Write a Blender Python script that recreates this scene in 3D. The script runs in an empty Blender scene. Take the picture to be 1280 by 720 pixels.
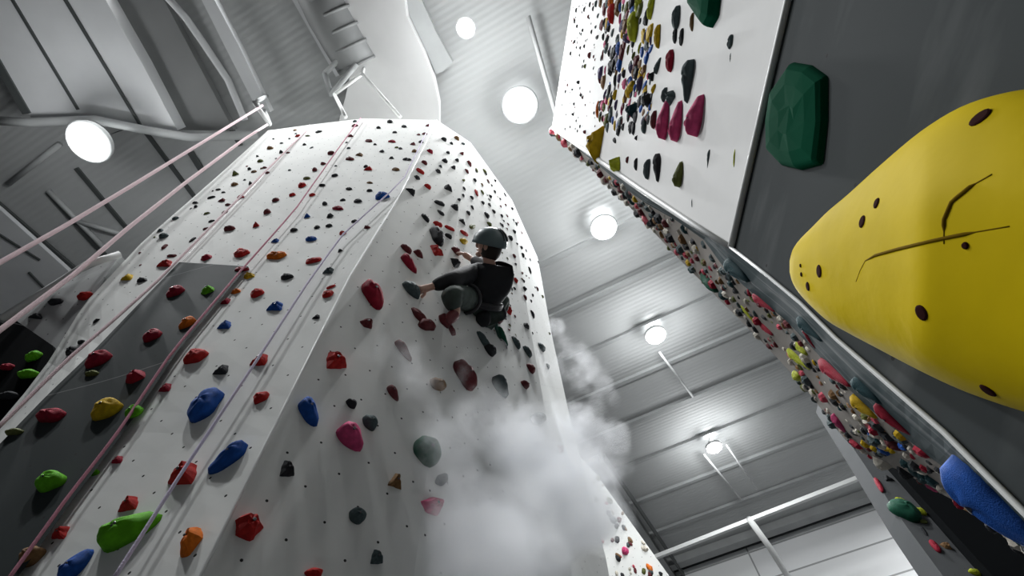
import bpy, bmesh, math, random
import numpy as np
from mathutils import Vector, Matrix
from mathutils.bvhtree import BVHTree
random.seed(7)
C = bpy.context.scene.collection
S = bpy.context.scene

# ------------------------------------------------------------------ camera
FPX = 640.0
Zc = Vector((-40, 360, -640)).normalized()
Fc = Vector((0, 0, -1))
Xc = Fc.cross(Zc).normalized(); Yc = Zc.cross(Xc)
RW = Matrix((Xc, Yc, Zc))                       # camera axes -> world axes
EYE = Vector((0, 0, 1.5))
cam = bpy.data.cameras.new('camera'); cam.sensor_width = 36; cam.lens = 36 * FPX / 1280
cam.clip_start = 0.02; cam.clip_end = 200
co = bpy.data.objects.new('camera', cam); C.objects.link(co)
co.matrix_world = Matrix.Translation(EYE) @ RW.to_4x4()
S.camera = co
def ray(px, py):
    return (RW @ Vector((px - 640, 360 - py, -FPX))).normalized()
def at_z(px, py, z):                              # point of a horizontal plane seen there
    d = ray(px, py); return EYE + d * ((z - EYE.z) / d.z)
def at_r(px, py, r):                              # point at plan distance r
    d = ray(px, py); return EYE + d * (r / math.hypot(d.x, d.y))
def at_t(px, py, t):
    return EYE + ray(px, py) * t
# ------------------------------------------------------------------ world, exposure, lamps' power
S.view_settings.view_transform = 'Standard'; S.view_settings.look = 'None'
S.view_settings.gamma = 1; S.view_settings.use_curve_mapping = False
S.view_settings.exposure = 0.12
W = bpy.data.worlds.new('world'); S.world = W; W.use_nodes = True
W.node_tree.nodes['Background'].inputs[0].default_value = (0.9, 0.95, 1, 1)
W.node_tree.nodes['Background'].inputs[1].default_value = 0.30
LAMP_W = 400.0                                    # downward light of each high-bay lamp
ADDED_W = 400.0  # downward light of each added unseen lamp
SPILL_W = 150.0                                   # its sideways and upward spill
CLOUD_D = 30.0
S.cycles.volume_bounces = 6
S.cycles.volume_step_rate = 2.0
S.cycles.volume_max_steps = 96
HC = 13.5                                         # ceiling height
LAMPS = [(110, 178), (582, 35), (650, 132), (755, 285), (820, 420), (893, 560)]

# ------------------------------------------------------------------ materials
MATS = {}
def mat(name, col, rough=0.55, spec=0.4, bump=0.0, bscale=60, metal=0.0, var=0.0, vscale=6.0):
    if name in MATS: return MATS[name]
    m = bpy.data.materials.new(name); m.use_nodes = True; nt = m.node_tree
    b = nt.nodes['Principled BSDF']
    b.inputs['Base Color'].default_value = (*col, 1); b.inputs['Roughness'].default_value = rough
    b.inputs['Specular IOR Level'].default_value = spec; b.inputs['Metallic'].default_value = metal
    tc = nt.nodes.new('ShaderNodeTexCoord')
    if var:
        n = nt.nodes.new('ShaderNodeTexNoise'); n.inputs['Scale'].default_value = vscale; n.inputs['Detail'].default_value = 6
        r = nt.nodes.new('ShaderNodeMapRange'); r.inputs[1].default_value = .35; r.inputs[2].default_value = .7
        r.inputs[3].default_value = 1 - var; r.inputs[4].default_value = 1 + var * .5
        mx = nt.nodes.new('ShaderNodeVectorMath'); mx.operation = 'SCALE'; mx.inputs[0].default_value = col
        nt.links.new(tc.outputs['Object'], n.inputs['Vector']); nt.links.new(n.outputs[0], r.inputs[0])
        nt.links.new(r.outputs[0], mx.inputs['Scale']); nt.links.new(mx.outputs[0], b.inputs['Base Color'])
    if bump:
        n2 = nt.nodes.new('ShaderNodeTexNoise'); n2.inputs['Scale'].default_value = bscale; n2.inputs['Detail'].default_value = 4
        bp = nt.nodes.new('ShaderNodeBump'); bp.inputs['Strength'].default_value = bump; bp.inputs['Distance'].default_value = .01
        nt.links.new(tc.outputs['Object'], n2.inputs['Vector']); nt.links.new(n2.outputs[0], bp.inputs['Height'])
        nt.links.new(bp.outputs[0], b.inputs['Normal'])
    MATS[name] = m; return m
def emis(name, col, s):
    m = bpy.data.materials.new(name); m.use_nodes = True; nt = m.node_tree; nt.nodes.clear()
    e = nt.nodes.new('ShaderNodeEmission'); e.inputs[0].default_value = (*col, 1); e.inputs[1].default_value = s
    o = nt.nodes.new('ShaderNodeOutputMaterial'); nt.links.new(e.outputs[0], o.inputs[0]); return m
def panel_mat(name, col, dot=0.22, chalk=0.0, dotr=0.035, seam=1.25):
    """painted climbing panel: staggered bolt holes, panel joints, chalk scuffs; uses UVs in metres"""
    m = bpy.data.materials.new(name); m.use_nodes = True; nt = m.node_tree; N = nt.nodes; L = nt.links
    b = N['Principled BSDF']; b.inputs['Roughness'].default_value = .85; b.inputs['Specular IOR Level'].default_value = .18
    uv = N.new('ShaderNodeUVMap'); sx = N.new('ShaderNodeSeparateXYZ'); L.new(uv.outputs[0], sx.inputs[0])
    def M(op, a, bb=None, c=None):
        n = N.new('ShaderNodeMath'); n.operation = op
        for i, v in enumerate((a, bb, c)):
            if v is None: continue
            if isinstance(v, (int, float)): n.inputs[i].default_value = v
            else: L.new(v, n.inputs[i])
        return n.outputs[0]
    u = M('DIVIDE', sx.outputs[0], dot); v = M('DIVIDE', sx.outputs[1], dot)
    # rotated lattice makes the staggered pattern
    a = M('ADD', u, v); bb = M('SUBTRACT', u, v)
    fa = M('SUBTRACT', M('FRACT', a), .5); fb = M('SUBTRACT', M('FRACT', bb), .5)
    d = M('SQRT', M('ADD', M('MULTIPLY', fa, fa), M('MULTIPLY', fb, fb)))
    dots = M('LESS_THAN', d, dotr)
    ns = N.new('ShaderNodeTexNoise'); ns.inputs['Scale'].default_value = 2.2; ns.inputs['Detail'].default_value = 8; ns.inputs['Roughness'].default_value = .65
    L.new(uv.outputs[0], ns.inputs['Vector'])
    n2 = N.new('ShaderNodeTexNoise'); n2.inputs['Scale'].default_value = 9; n2.inputs['Detail'].default_value = 6
    mp = N.new('ShaderNodeMapping'); mp.inputs['Scale'].default_value = (1.0, .25, 1); L.new(uv.outputs[0], mp.inputs[0]); L.new(mp.outputs[0], n2.inputs['Vector'])
    tone = M('ADD', .86, M('MULTIPLY', ns.outputs[0], .26))
    sc = N.new('ShaderNodeVectorMath'); sc.operation = 'SCALE'; sc.inputs[0].default_value = col; L.new(tone, sc.inputs['Scale'])
    last = sc.outputs[0]
    def mix(fac, colr, src):
        n = N.new('ShaderNodeMix'); n.data_type = 'RGBA'
        L.new(fac, n.inputs[0]); L.new(src, n.inputs[6]); n.inputs[7].default_value = (*colr, 1); return n.outputs[2]
    if chalk:
        mr = N.new('ShaderNodeMapRange'); mr.inputs[1].default_value = .54; mr.inputs[2].default_value = .75; mr.inputs[4].default_value = chalk
        L.new(n2.outputs[0], mr.inputs[0]); last = mix(mr.outputs[0], (.75, .76, .76), last)
    if seam:
        fs = M('FRACT', M('DIVIDE', sx.outputs[1], seam)); sl = M('LESS_THAN', fs, .006)
        last = mix(M('MULTIPLY', sl, .5), (.25, .25, .25), last)
    last = mix(dots, (.03, .03, .03), last)
    L.new(last, b.inputs['Base Color'])
    return m
PAL = dict(R=(.50, .022, .02), C=(.34, .012, .035), N=(.15, .03, .035), K=(.028, .03, .034), T=(.075, .105, .11), G=(.012, .095, .055),
           L=(.13, .48, .012), B=(.012, .085, .38), O=(.72, .17, .012), Y=(.62, .40, .012), P=(.62, .07, .20), W=(.22, .12, .05),
           E=(.13, .15, .04), V=(.09, .07, .16), A=(.45, .50, .03), D=(.02, .06, .07), S=(.60, .09, .13))
CNAME = dict(R='red', C='crimson', N='dark maroon', K='charcoal', T='slate grey', G='dark green', L='lime green', B='blue', O='orange', Y='mustard yellow',
             P='pink', W='brown', E='olive green', V='purple', A='yellow-green', D='dark teal', S='coral red')
def cm(k): return mat('resin_' + CNAME[k].replace(' ', '_').replace('-', '_'), PAL[k], rough=.7, spec=.16, bump=.35, bscale=45, var=.22, vscale=3)
M_white = panel_mat('white_painted_panel', (.72, .73, .71), seam=0)
M_dark = panel_mat('dark_grey_panel', (.034, .042, .043))
M_left = panel_mat('grey_panel', (.36, .37, .37))
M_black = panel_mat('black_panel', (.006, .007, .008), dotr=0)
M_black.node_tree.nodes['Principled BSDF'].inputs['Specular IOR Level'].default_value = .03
M_rw = panel_mat('white_scuffed_panel', (.76, .76, .75), chalk=.0, seam=0, dotr=0.0)
M_rg = panel_mat('slate_grey_textured_panel', (.043, .050, .052), chalk=.10, seam=0, dotr=0.012, dot=.3)
M_teal = panel_mat('dark_teal_panel', (.030, .050, .056), chalk=.30, seam=0, dotr=0.0)
M_strip = panel_mat('beige_worn_panel', (.24, .22, .20), seam=0, dotr=0.0)
M_fargrey = panel_mat('far_grey_panel', (.10, .105, .11), dotr=.02)
M_trim = mat('pale_edge_trim', (.62, .63, .62), .5)
M_steel = mat('painted_steel', (.50, .51, .51), .5, var=.15)
M_dsteel = mat('dark_steel', (.05, .055, .055), .5)
M_bolt = mat('zinc_bolt', (.12, .12, .13), .35, metal=.8)
M_rope = mat('pink_white_rope', (.72, .55, .58), .8, bump=.6, bscale=200)
M_roper = mat('crimson_rope', (.50, .20, .27), .8, bump=.6, bscale=200)
M_ropel = mat('lilac_rope', (.62, .56, .72), .8, bump=.6, bscale=200)

# ------------------------------------------------------------------ helpers
def link(name, me, m=None, parent=None):
    o = bpy.data.objects.new(name, me); C.objects.link(o)
    if m is not None:
        for k in (m if isinstance(m, (list, tuple)) else [m]): me.materials.append(k)
    if parent: o.parent = parent
    return o
def mesh(name, vs, fs, m=None, parent=None, smooth=False, mi=None):
    me = bpy.data.meshes.new(name); me.from_pydata([tuple(v) for v in vs], [], fs); me.update()
    if smooth: me.polygons.foreach_set('use_smooth', [True] * len(me.polygons))
    o = link(name, me, m, parent)
    if mi:
        for p, k in zip(me.polygons, mi): p.material_index = k
    return o
def tag(o, label, cat, group=None, kind=None):
    o['label'] = label; o['category'] = cat
    if group: o['group'] = group
    if kind: o['kind'] = kind
    return o
def struct(o, label=None, cat=None):
    o['kind'] = 'structure'
    if label: o['label'] = label
    if cat: o['category'] = cat
    return o
def empty(name, loc):
    o = bpy.data.objects.new(name, None); C.objects.link(o); o.location = loc; o.empty_display_size = .05; return o
def adopt(child, parent):                         # keep world place
    child.parent = parent; child.matrix_parent_inverse = parent_world(parent).inverted()
def parent_world(p): return Matrix.Translation(p.location) @ p.rotation_euler.to_matrix().to_4x4()
def tube_geo(pts, r, n=8):
    vs, fs = [], []
    pts = [Vector(p) for p in pts]; rr = r if isinstance(r, (list, tuple)) else [r] * len(pts)
    up = None
    for i, p in enumerate(pts):
        t = (pts[min(i + 1, len(pts) - 1)] - pts[max(i - 1, 0)]).normalized()
        if up is None: up = t.orthogonal().normalized()
        up = (up - t * up.dot(t)).normalized(); s = t.cross(up)
        for k in range(n):
            a = 2 * math.pi * k / n; vs.append(p + (up * math.cos(a) + s * math.sin(a)) * rr[i])
    for i in range(len(pts) - 1):
        for k in range(n):
            fs.append((i * n + k, i * n + (k + 1) % n, (i + 1) * n + (k + 1) % n, (i + 1) * n + k))
    fs.append(tuple(range(n))[::-1]); fs.append(tuple((len(pts) - 1) * n + k for k in range(n)))
    return vs, fs
def tube(name, pts, r, m, parent=None, n=8):
    vs, fs = tube_geo(pts, r, n); return mesh(name, vs, fs, m, parent, smooth=True)
def box_geo(a, b, w, h, up=Vector((0, 0, 1))):     # bar from a to b, width w, height h below/around
    a, b = Vector(a), Vector(b); t = (b - a).normalized(); s = t.cross(up).normalized(); u = s.cross(t)
    vs = [p + s * (i * w / 2) + u * (j * h / 2) for p in (a, b) for i, j in ((-1, -1), (1, -1), (1, 1), (-1, 1))]
    return vs, [(0, 1, 2, 3), (7, 6, 5, 4), (0, 4, 5, 1), (1, 5, 6, 2), (2, 6, 7, 3), (3, 7, 4, 0)]
def bar(name, a, b, w, h, m, parent=None, up=Vector((0, 0, 1))):
    vs, fs = box_geo(a, b, w, h, up); o = mesh(name, vs, fs, m, parent)
    if not parent: pass
    return o
def merge(parts):
    V, Fs = [], []
    for vs, fs in parts:
        k = len(V); V += list(vs); Fs += [tuple(i + k for i in f) for f in fs]
    return V, Fs
TRIS = []                                          # carrying surfaces for the holds
def carry(a, b, c, name): TRIS.append((Vector(a), Vector(b), Vector(c), name))

# ------------------------------------------------------------------ room shell
Adir = Vector((0.378, 0.926, 0)); Bdir = Vector((-0.926, 0.378, 0))
M_ceil = bpy.data.materials.new('corrugated_ceiling'); M_ceil.use_nodes = True
nt = M_ceil.node_tree; b = nt.nodes['Principled BSDF']; b.inputs['Roughness'].default_value = .7
uvn = nt.nodes.new('ShaderNodeUVMap'); wv = nt.nodes.new('ShaderNodeTexWave'); wv.bands_direction = 'Y'
wv.inputs['Scale'].default_value = 2.4; wv.inputs['Distortion'].default_value = 0.0
nz = nt.nodes.new('ShaderNodeTexNoise'); nz.inputs['Scale'].default_value = .5; nz.inputs['Detail'].default_value = 5
cr = nt.nodes.new('ShaderNodeMapRange'); cr.inputs[3].default_value = .84; cr.inputs[4].default_value = 1.0
vm = nt.nodes.new('ShaderNodeVectorMath'); vm.operation = 'SCALE'; vm.inputs[0].default_value = (.38, .39, .39)
bp = nt.nodes.new('ShaderNodeBump'); bp.inputs['Strength'].default_value = .25; bp.inputs['Distance'].default_value = .02
nt.links.new(uvn.outputs[0], wv.inputs['Vector']); nt.links.new(uvn.outputs[0], nz.inputs['Vector'])
nt.links.new(nz.outputs[0], cr.inputs[0]); nt.links.new(cr.outputs[0], vm.inputs['Scale']); nt.links.new(vm.outputs[0], b.inputs['Base Color'])
nt.links.new(wv.outputs[0], bp.inputs['Height']); nt.links.new(bp.outputs[0], b.inputs['Normal'])
def ab(a, b, z): return Adir * a + Bdir * b + Vector((0, 0, z))
pw = at_z(960, 676, HC); AW = pw.dot(Adir)         # far wall's place along A
A0, A1, B0, B1 = -16.0, AW, -9.0, 22.0
def slab(name, pts, thick, m, uvdirs=None):
    pts = [Vector(p) for p in pts]; n = (pts[1] - pts[0]).cross(pts[2] - pts[0]).normalized()
    k = len(pts); vs = pts + [p + n * thick for p in pts]
    fs = [tuple(range(k))[::-1], tuple(range(k, 2 * k))] + [(i, (i + 1) % k, (i + 1) % k + k, i + k) for i in range(k)]
    o = mesh(name, vs, fs, m)
    if uvdirs:
        uvl = o.data.uv_layers.new(name='UVMap')
        for lp in o.data.loops:
            p = o.data.vertices[lp.vertex_index].co; uvl.data[lp.index].uv = (p.dot(uvdirs[0]), p.dot(uvdirs[1]))
    return o
struct(slab('ceiling', [ab(A0, B0, HC), ab(A1, B0, HC), ab(A1, B1, HC), ab(A0, B1, HC)], .2, M_ceil, (Bdir, Adir)), 'grey corrugated metal gym ceiling', 'ceiling')
M_floor = mat('grey_mat_floor', (.045, .047, .05), .8, var=.2, vscale=1)
struct(slab('floor', [ab(A0, B0, 0), ab(A0, B1, 0), ab(A1, B1, 0), ab(A1, B0, 0)][::-1], -.2, M_floor), 'grey padded floor', 'floor')
M_wallm = bpy.data.materials.new('white_wall_cladding'); M_wallm.use_nodes = True
nt = M_wallm.node_tree; b = nt.nodes['Principled BSDF']; b.inputs['Roughness'].default_value = .6
uvn = nt.nodes.new('ShaderNodeUVMap'); br = nt.nodes.new('ShaderNodeTexBrick'); br.inputs['Scale'].default_value = 1
br.offset = 0; br.inputs['Brick Width'].default_value = 6; br.inputs['Row Height'].default_value = 1.1; br.inputs['Mortar Size'].default_value = .03
br.inputs['Color1'].default_value = (.86, .87, .87, 1); br.inputs['Color2'].default_value = (.84, .85, .86, 1); br.inputs['Mortar'].default_value = (.34, .35, .35, 1)
nt.links.new(uvn.outputs[0], br.inputs['Vector']); nt.links.new(br.outputs[0], b.inputs['Base Color'])
UPV = Vector((0, 0, 1))
M_sidew = mat('dark_grey_cladding', (.14, .145, .15), .8, var=.1, vscale=.5)
struct(slab('wall_far', [ab(A1, B0, 0), ab(A1, B1, 0), ab(A1, B1, HC), ab(A1, B0, HC)][::-1], .2, M_wallm, (Bdir, UPV)), 'white clad end wall under the ceiling edge', 'wall')
struct(slab('wall_back', [ab(A0, B0, 0), ab(A0, B1, 0), ab(A0, B1, HC), ab(A0, B0, HC)], .2, M_sidew, (Bdir, UPV)))
struct(slab('wall_left', [ab(A0, B1, 0), ab(A1, B1, 0), ab(A1, B1, HC), ab(A0, B1, HC)], .2, M_sidew, (Adir, UPV)))
struct(slab('wall_right', [ab(A0, B0, 0), ab(A1, B0, 0), ab(A1, B0, HC), ab(A0, B0, HC)][::-1], .2, M_sidew, (Adir, UPV)))

# ------------------------------------------------------------------ climbing tower
H8 = 9.5
EDGES = [  # pixel course of each vertical arris, top first, with the height of its top
    [(335, 163), (280, 213), (240, 248), (180, 300), (105, 380), (62, 450), (30, 492), (-15, 545), (-60, 600)],
    [(387, 156), (320, 230), (225, 330), (120, 440), (60, 498), (8, 552), (-50, 612)],
    [(455, 148), (420, 197), (372, 268), (302, 350), (225, 445), (160, 545), (90, 640), (35, 720), (5, 765)],
    [(546, 150), (502, 240), (435, 350), (395, 430), (340, 540), (250, 720), (225, 770)],
    [(588, 178), (574, 260), (560, 350), (545, 500), (520, 700), (510, 770)],
    [(640, 250), (652, 344), (668, 440), (690, 560), (715, 720), (722, 770)],
    [(672, 322), (690, 420), (712, 520), (735, 610), (758, 700), (770, 770)],
]
def lerp_poly(pl, s):
    n = len(pl) - 1; x = s * n; i = min(int(x), n - 1); f = x - i
    return (pl[i][0] * (1 - f) + pl[i + 1][0] * f, pl[i][1] * (1 - f) + pl[i + 1][1] * f)
def resample(pl, m):
    L = [0]
    for a, b in zip(pl, pl[1:]): L.append(L[-1] + math.dist(a, b))
    out = []
    for k in range(m):
        s = L[-1] * k / (m - 1); i = max(j for j in range(len(L) - 1) if L[j] <= s + 1e-9); f = (s - L[i]) / (L[i + 1] - L[i])
        out.append((pl[i][0] * (1 - f) + pl[i + 1][0] * f, pl[i][1] * (1 - f) + pl[i + 1][1] * f))
    return out
MR = 26
cols = []
for e in EDGES:
    top = at_z(*e[0], H8); r = math.hypot(top.x, top.y)
    pts = [at_r(*p, r) for p in resample(e, MR)]
    last = pts[-1].copy(); last.z = 0; pts.append(last); cols.append(pts)
names = ['left flank', 'front left face', 'front face', 'leading right face', 'right flank', 'far right flank']
def facet(name, ca, cb, m, fname, split=None):
    vs, fs, uvs = [], [], []
    n = len(ca); K = 3
    for i in range(n):
        for k in range(K + 1): vs.append(ca[i].lerp(cb[i], k / K))
    for i in range(n - 1):
        for k in range(K):
            a = i * (K + 1) + k; f = (a, a + K + 1, a + K + 2, a + 1); fs.append(f)
            carry(vs[f[0]], vs[f[1]], vs[f[2]], fname); carry(vs[f[0]], vs[f[2]], vs[f[3]], fname)
    hd = (cb[0] - ca[0]); hd.z = 0; hd.normalize()
    return vs, fs, hd
TV, TF, TH, TMI = [], [], [], []
for i in range(6):
    vs, fs, hd = facet('f', cols[i], cols[i + 1], None, names[i]); k = len(TV)
    TV += vs; TF += [tuple(q + k for q in f) for f in fs]; TH += [hd] * len(fs)
    for j, f in enumerate(fs):
        row = j // 3; py = None
        TMI.append(0)
# closing sides and back
def behind(p, dist, side):
    r_ = Vector((p.x, p.y, 0)).normalized(); return p + r_ * dist + Vector((r_.y, -r_.x, 0)) * side
BL = [behind(p, 2.6, .9) for p in cols[0]]; BR = [behind(p, 1.8, -.7) for p in cols[6]]; backL, backR = BL[0], BR[0]
for ca, cb in ((cols[0], BL), (BL, BR), (BR, cols[6])):
    k = len(TV); n_ = len(ca); TV += ca; TV += cb
    for i in range(n_ - 1): TF.append((k + i, k + i + 1, k + n_ + i + 1, k + n_ + i)); TH.append(Vector((1, 0, 0))); TMI.append(0)
k = len(TV); TV += [c[0] for c in cols] + [backR, backL]; TF.append(tuple(range(k, k + 9))); TH.append(Vector((1, 0, 0))); TMI.append(0)
tower = mesh('climbing_tower', TV, TF, [M_white], mi=TMI)
uvl = tower.data.uv_layers.new(name='UVMap')
for p, hd in zip(tower.data.polygons, TH):
    for li in p.loop_indices:
        v = tower.data.vertices[tower.data.loops[li].vertex_index].co; uvl.data[li].uv = (v.dot(hd), v.z)
tag(tower, 'tall white faceted climbing tower covered in colourful holds', 'climbing wall', kind='thing')

def on_tri(name_list, px, py):
    d = ray(px, py); best = None
    for a, b, c, nm in TRIS:
        if name_list and nm not in name_list: continue
        n = (b - a).cross(c - a); dn = n.dot(d)
        if abs(dn) < 1e-12: continue
        t = n.dot(a - EYE) / dn
        if t <= 0: continue
        p = EYE + d * t; e = -1e-7 * n.length
        if all((y - x).cross(p - x).dot(n) >= e for x, y in ((a, b), (b, c), (c, a))):
            if best is None or t < best[0]: best = (t, p, n.normalized() * (-1 if dn > 0 else 1), nm)
    return best
def on_tower(px, py, off=0.0):
    h = on_tri(names, px, py)
    if h is None: return None
    return h[1] + h[2] * off
def panel_on(name, quad, m, off, names_=None, parent=None, N=(8, 14), thick=.02):
    """thin board following the tower inside a pixel quad"""
    vs, fs = [], []
    for j in range(N[1] + 1):
        for i in range(N[0] + 1):
            u, v = i / N[0], j / N[1]
            a = [quad[0][k] * (1 - u) + quad[1][k] * u for k in (0, 1)]; b = [quad[3][k] * (1 - u) + quad[2][k] * u for k in (0, 1)]
            p = [a[k] * (1 - v) + b[k] * v for k in (0, 1)]
            vs.append(p)
    return vs
# dark grey board set in the front-left face, between the two arrises
def edge_x(e, y):
    for a, b in zip(e, e[1:]):
        if a[1] <= y <= b[1]: return a[0] + (b[0] - a[0]) * (y - a[1]) / (b[1] - a[1])
    return e[-1][0]
def board(name, e1, e2, y0, y1, z_m, off, label=None, rows=16):
    """front board between arris e1 and e2: rows run horizontally in the place"""
    r1 = [at for at in e1]; pts = []
    return None
c1, c2 = cols[1], cols[2]
def pt_on_col(c, z):
    for a, b in zip(c, c[1:]):
        if a.z >= z >= b.z: return a.lerp(b, (a.z - z) / (a.z - b.z) if a.z > b.z else 0)
    return c[-1]
hd = (c2[0] - c1[0]); hd.z = 0; hd.normalize(); vs, fs, back = [], [], []
nrm = hd.cross(UPV); nrm = nrm if nrm.dot(EYE - c1[5]) > 0 else -nrm
def cpt(e, k, y0, y1, n=24):
    y = y0 + (y1 - y0) * k / n; return (edge_x(e, y), y)
for k in range(25):
    pa, pb = cpt(EDGES[1], k, 331, 608), cpt(EDGES[2], k, 337, 764)
    for f in (0.015, .34, .67, .985):
        h_ = on_tri(['front left face'], pa[0] * (1 - f) + pb[0] * f, pa[1] * (1 - f) + pb[1] * f)
        vs.append(h_[1] + nrm * .025); back.append(h_[1] - nrm * .02)
vs += back
for j in range(24):
    for i in range(3):
        a = j * 4 + i; fs.append((a, a + 4, a + 5, a + 1)); carry(vs[a], vs[a + 4], vs[a + 5], 'dark board'); carry(vs[a], vs[a + 5], vs[a + 1], 'dark board')
for i in range(3): fs.append((i, i + 1, i + 101, i + 100))
dk = mesh('dark_board', vs, fs, M_dark, tower)
uvl = dk.data.uv_layers.new(name='UVMap')
for lp in dk.data.loops:
    v = dk.data.vertices[lp.vertex_index].co; uvl.data[lp.index].uv = (v.dot(hd), v.z)
dk['label'] = 'dark grey board on the front left face'
# pale edge strips along the arrises
for i, w in ((1, .03), (3, .03)):
    o = tube('edge_strip', [p for p in cols[i]], w * .22, M_trim, tower, 6)
# ------------------------------------------------------------------ low wall left of the tower
def flat_wall(name, px, rdist, m, label, cat, fname, thick=.25, z0=None, plane_pts=None):
    """wall polygon lying in the plane through three seen points"""
    A, B_, C_ = plane_pts; n = (B_ - A).cross(C_ - A).normalized()
    if n.dot(EYE - A) < 0: n = -n
    pts = []
    for p in px:
        d = ray(*p); t = n.dot(A - EYE) / n.dot(d); pts.append(EYE + d * t)
    k = len(pts); u = (pts[1] - pts[0]).normalized(); v = n.cross(u)
    if (pts[1] - pts[0]).cross(pts[2] - pts[0]).dot(n) < 0: pass
    vs = pts + [p - n * thick for p in pts]
    fs = [tuple(range(k)), tuple(range(2 * k - 1, k - 1, -1))] + [(i, i + k, (i + 1) % k + k, (i + 1) % k) for i in range(k)]
    o = mesh(name, vs, fs, m)
    uvl = o.data.uv_layers.new(name='UVMap')
    for lp in o.data.loops:
        q = o.data.vertices[lp.vertex_index].co; uvl.data[lp.index].uv = (q.dot(u), q.dot(v))
    bm = bmesh.new(); bm.from_mesh(o.data); bmesh.ops.recalc_face_normals(bm, faces=bm.faces[:])
    tri = bmesh.ops.triangulate(bm, faces=[f for f in bm.faces if len(f.verts) > 4 or abs(f.normal.dot(n)) > .99])
    for f in bm.faces:
        if len(f.verts) == 3 and f.normal.dot(n) > .99: carry(*[q.co for q in f.verts], fname)
    bm.free()
    if label: tag(o, label, cat, kind='thing')
    return o, n
rL = math.hypot(*at_r(62, 450, math.hypot(cols[0][0].x, cols[0][0].y)).xy)
PL = [at_r(150, 320, rL * 1.02), at_r(-60, 445, rL * 1.25), at_r(62, 452, rL * 1.02)]
lw, nl = flat_wall('low_climbing_wall', [(150, 318), (66, 358), (-60, 440), (-60, 700), (-10, 560), (66, 452)], 0, M_left,
               'low grey climbing wall left of the tower, dark towards its foot', 'climbing wall', 'low wall', plane_pts=PL)
PLd = [p + nl * .03 for p in PL]
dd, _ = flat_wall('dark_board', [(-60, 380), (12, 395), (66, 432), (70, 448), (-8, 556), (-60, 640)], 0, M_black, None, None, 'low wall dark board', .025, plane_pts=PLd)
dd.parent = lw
tube('edge_strip', [at_r(150, 318, rL * 1.0), at_r(110, 330, rL * 1.03), at_r(66, 358, rL * 1.12), at_r(0, 400, rL * 1.15)], .03, M_trim, lw)

# ------------------------------------------------------------------ right wall (close to the camera)
V1, V2 = ray(679, 0), ray(606, 700)
nR = V1.cross(V2).normalized(); tfar = 9.5
if nR.dot(ray(1000, 200)) > 0: nR = -nR
dR = abs(nR.dot(ray(690, 160))) * tfar; print('DBG right wall distance', dR, nR)
def on_R(px, py, off=0.0):
    d = ray(px, py); t = (-dR + off) / nR.dot(d) if nR.dot(d) < 0 else None
    return EYE + d * t
PR = [on_R(800, 100), on_R(1200, 100), on_R(1000, 300)]
RIM = [(690, 160), (740, 194), (800, 236), (860, 276), (912, 308)]
RIM2 = [(912, 308), (960, 345), (1000, 378), (1045, 423), (1090, 462), (1180, 540), (1280, 640), (1330, 690)]
rw, _ = flat_wall('climbing_wall', RIM + [(985, 0), (1012, -120), (722, -120), (715, 0)], 0, M_rw,
                  'white leaning wall at right, crowded with holds, beside slate panel', 'climbing wall', 'white right wall', .12, plane_pts=PR)
rg, _ = flat_wall('climbing_wall', RIM2 + [(1520, 690), (1520, -120), (1012, -120), (985, 0)], 0, M_rg,
                  'smooth slate grey wall panel right of the camera behind the huge yellow hold', 'climbing wall', 'slate panel', .12, plane_pts=PR)
tr = tube('edge_strip', [on_R(*p, .004) for p in [(914, 308), (950, 150), (985, 0), (1012, -120)]], .006, M_trim, rw)
tr = tube('edge_strip', [on_R(*p, .003) for p in RIM], [.022, .014, .010, .007, .005], M_trim, rw)
tr = tube('edge_strip', [on_R(*p, .003) for p in RIM2], .0028, M_trim, rg)
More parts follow.
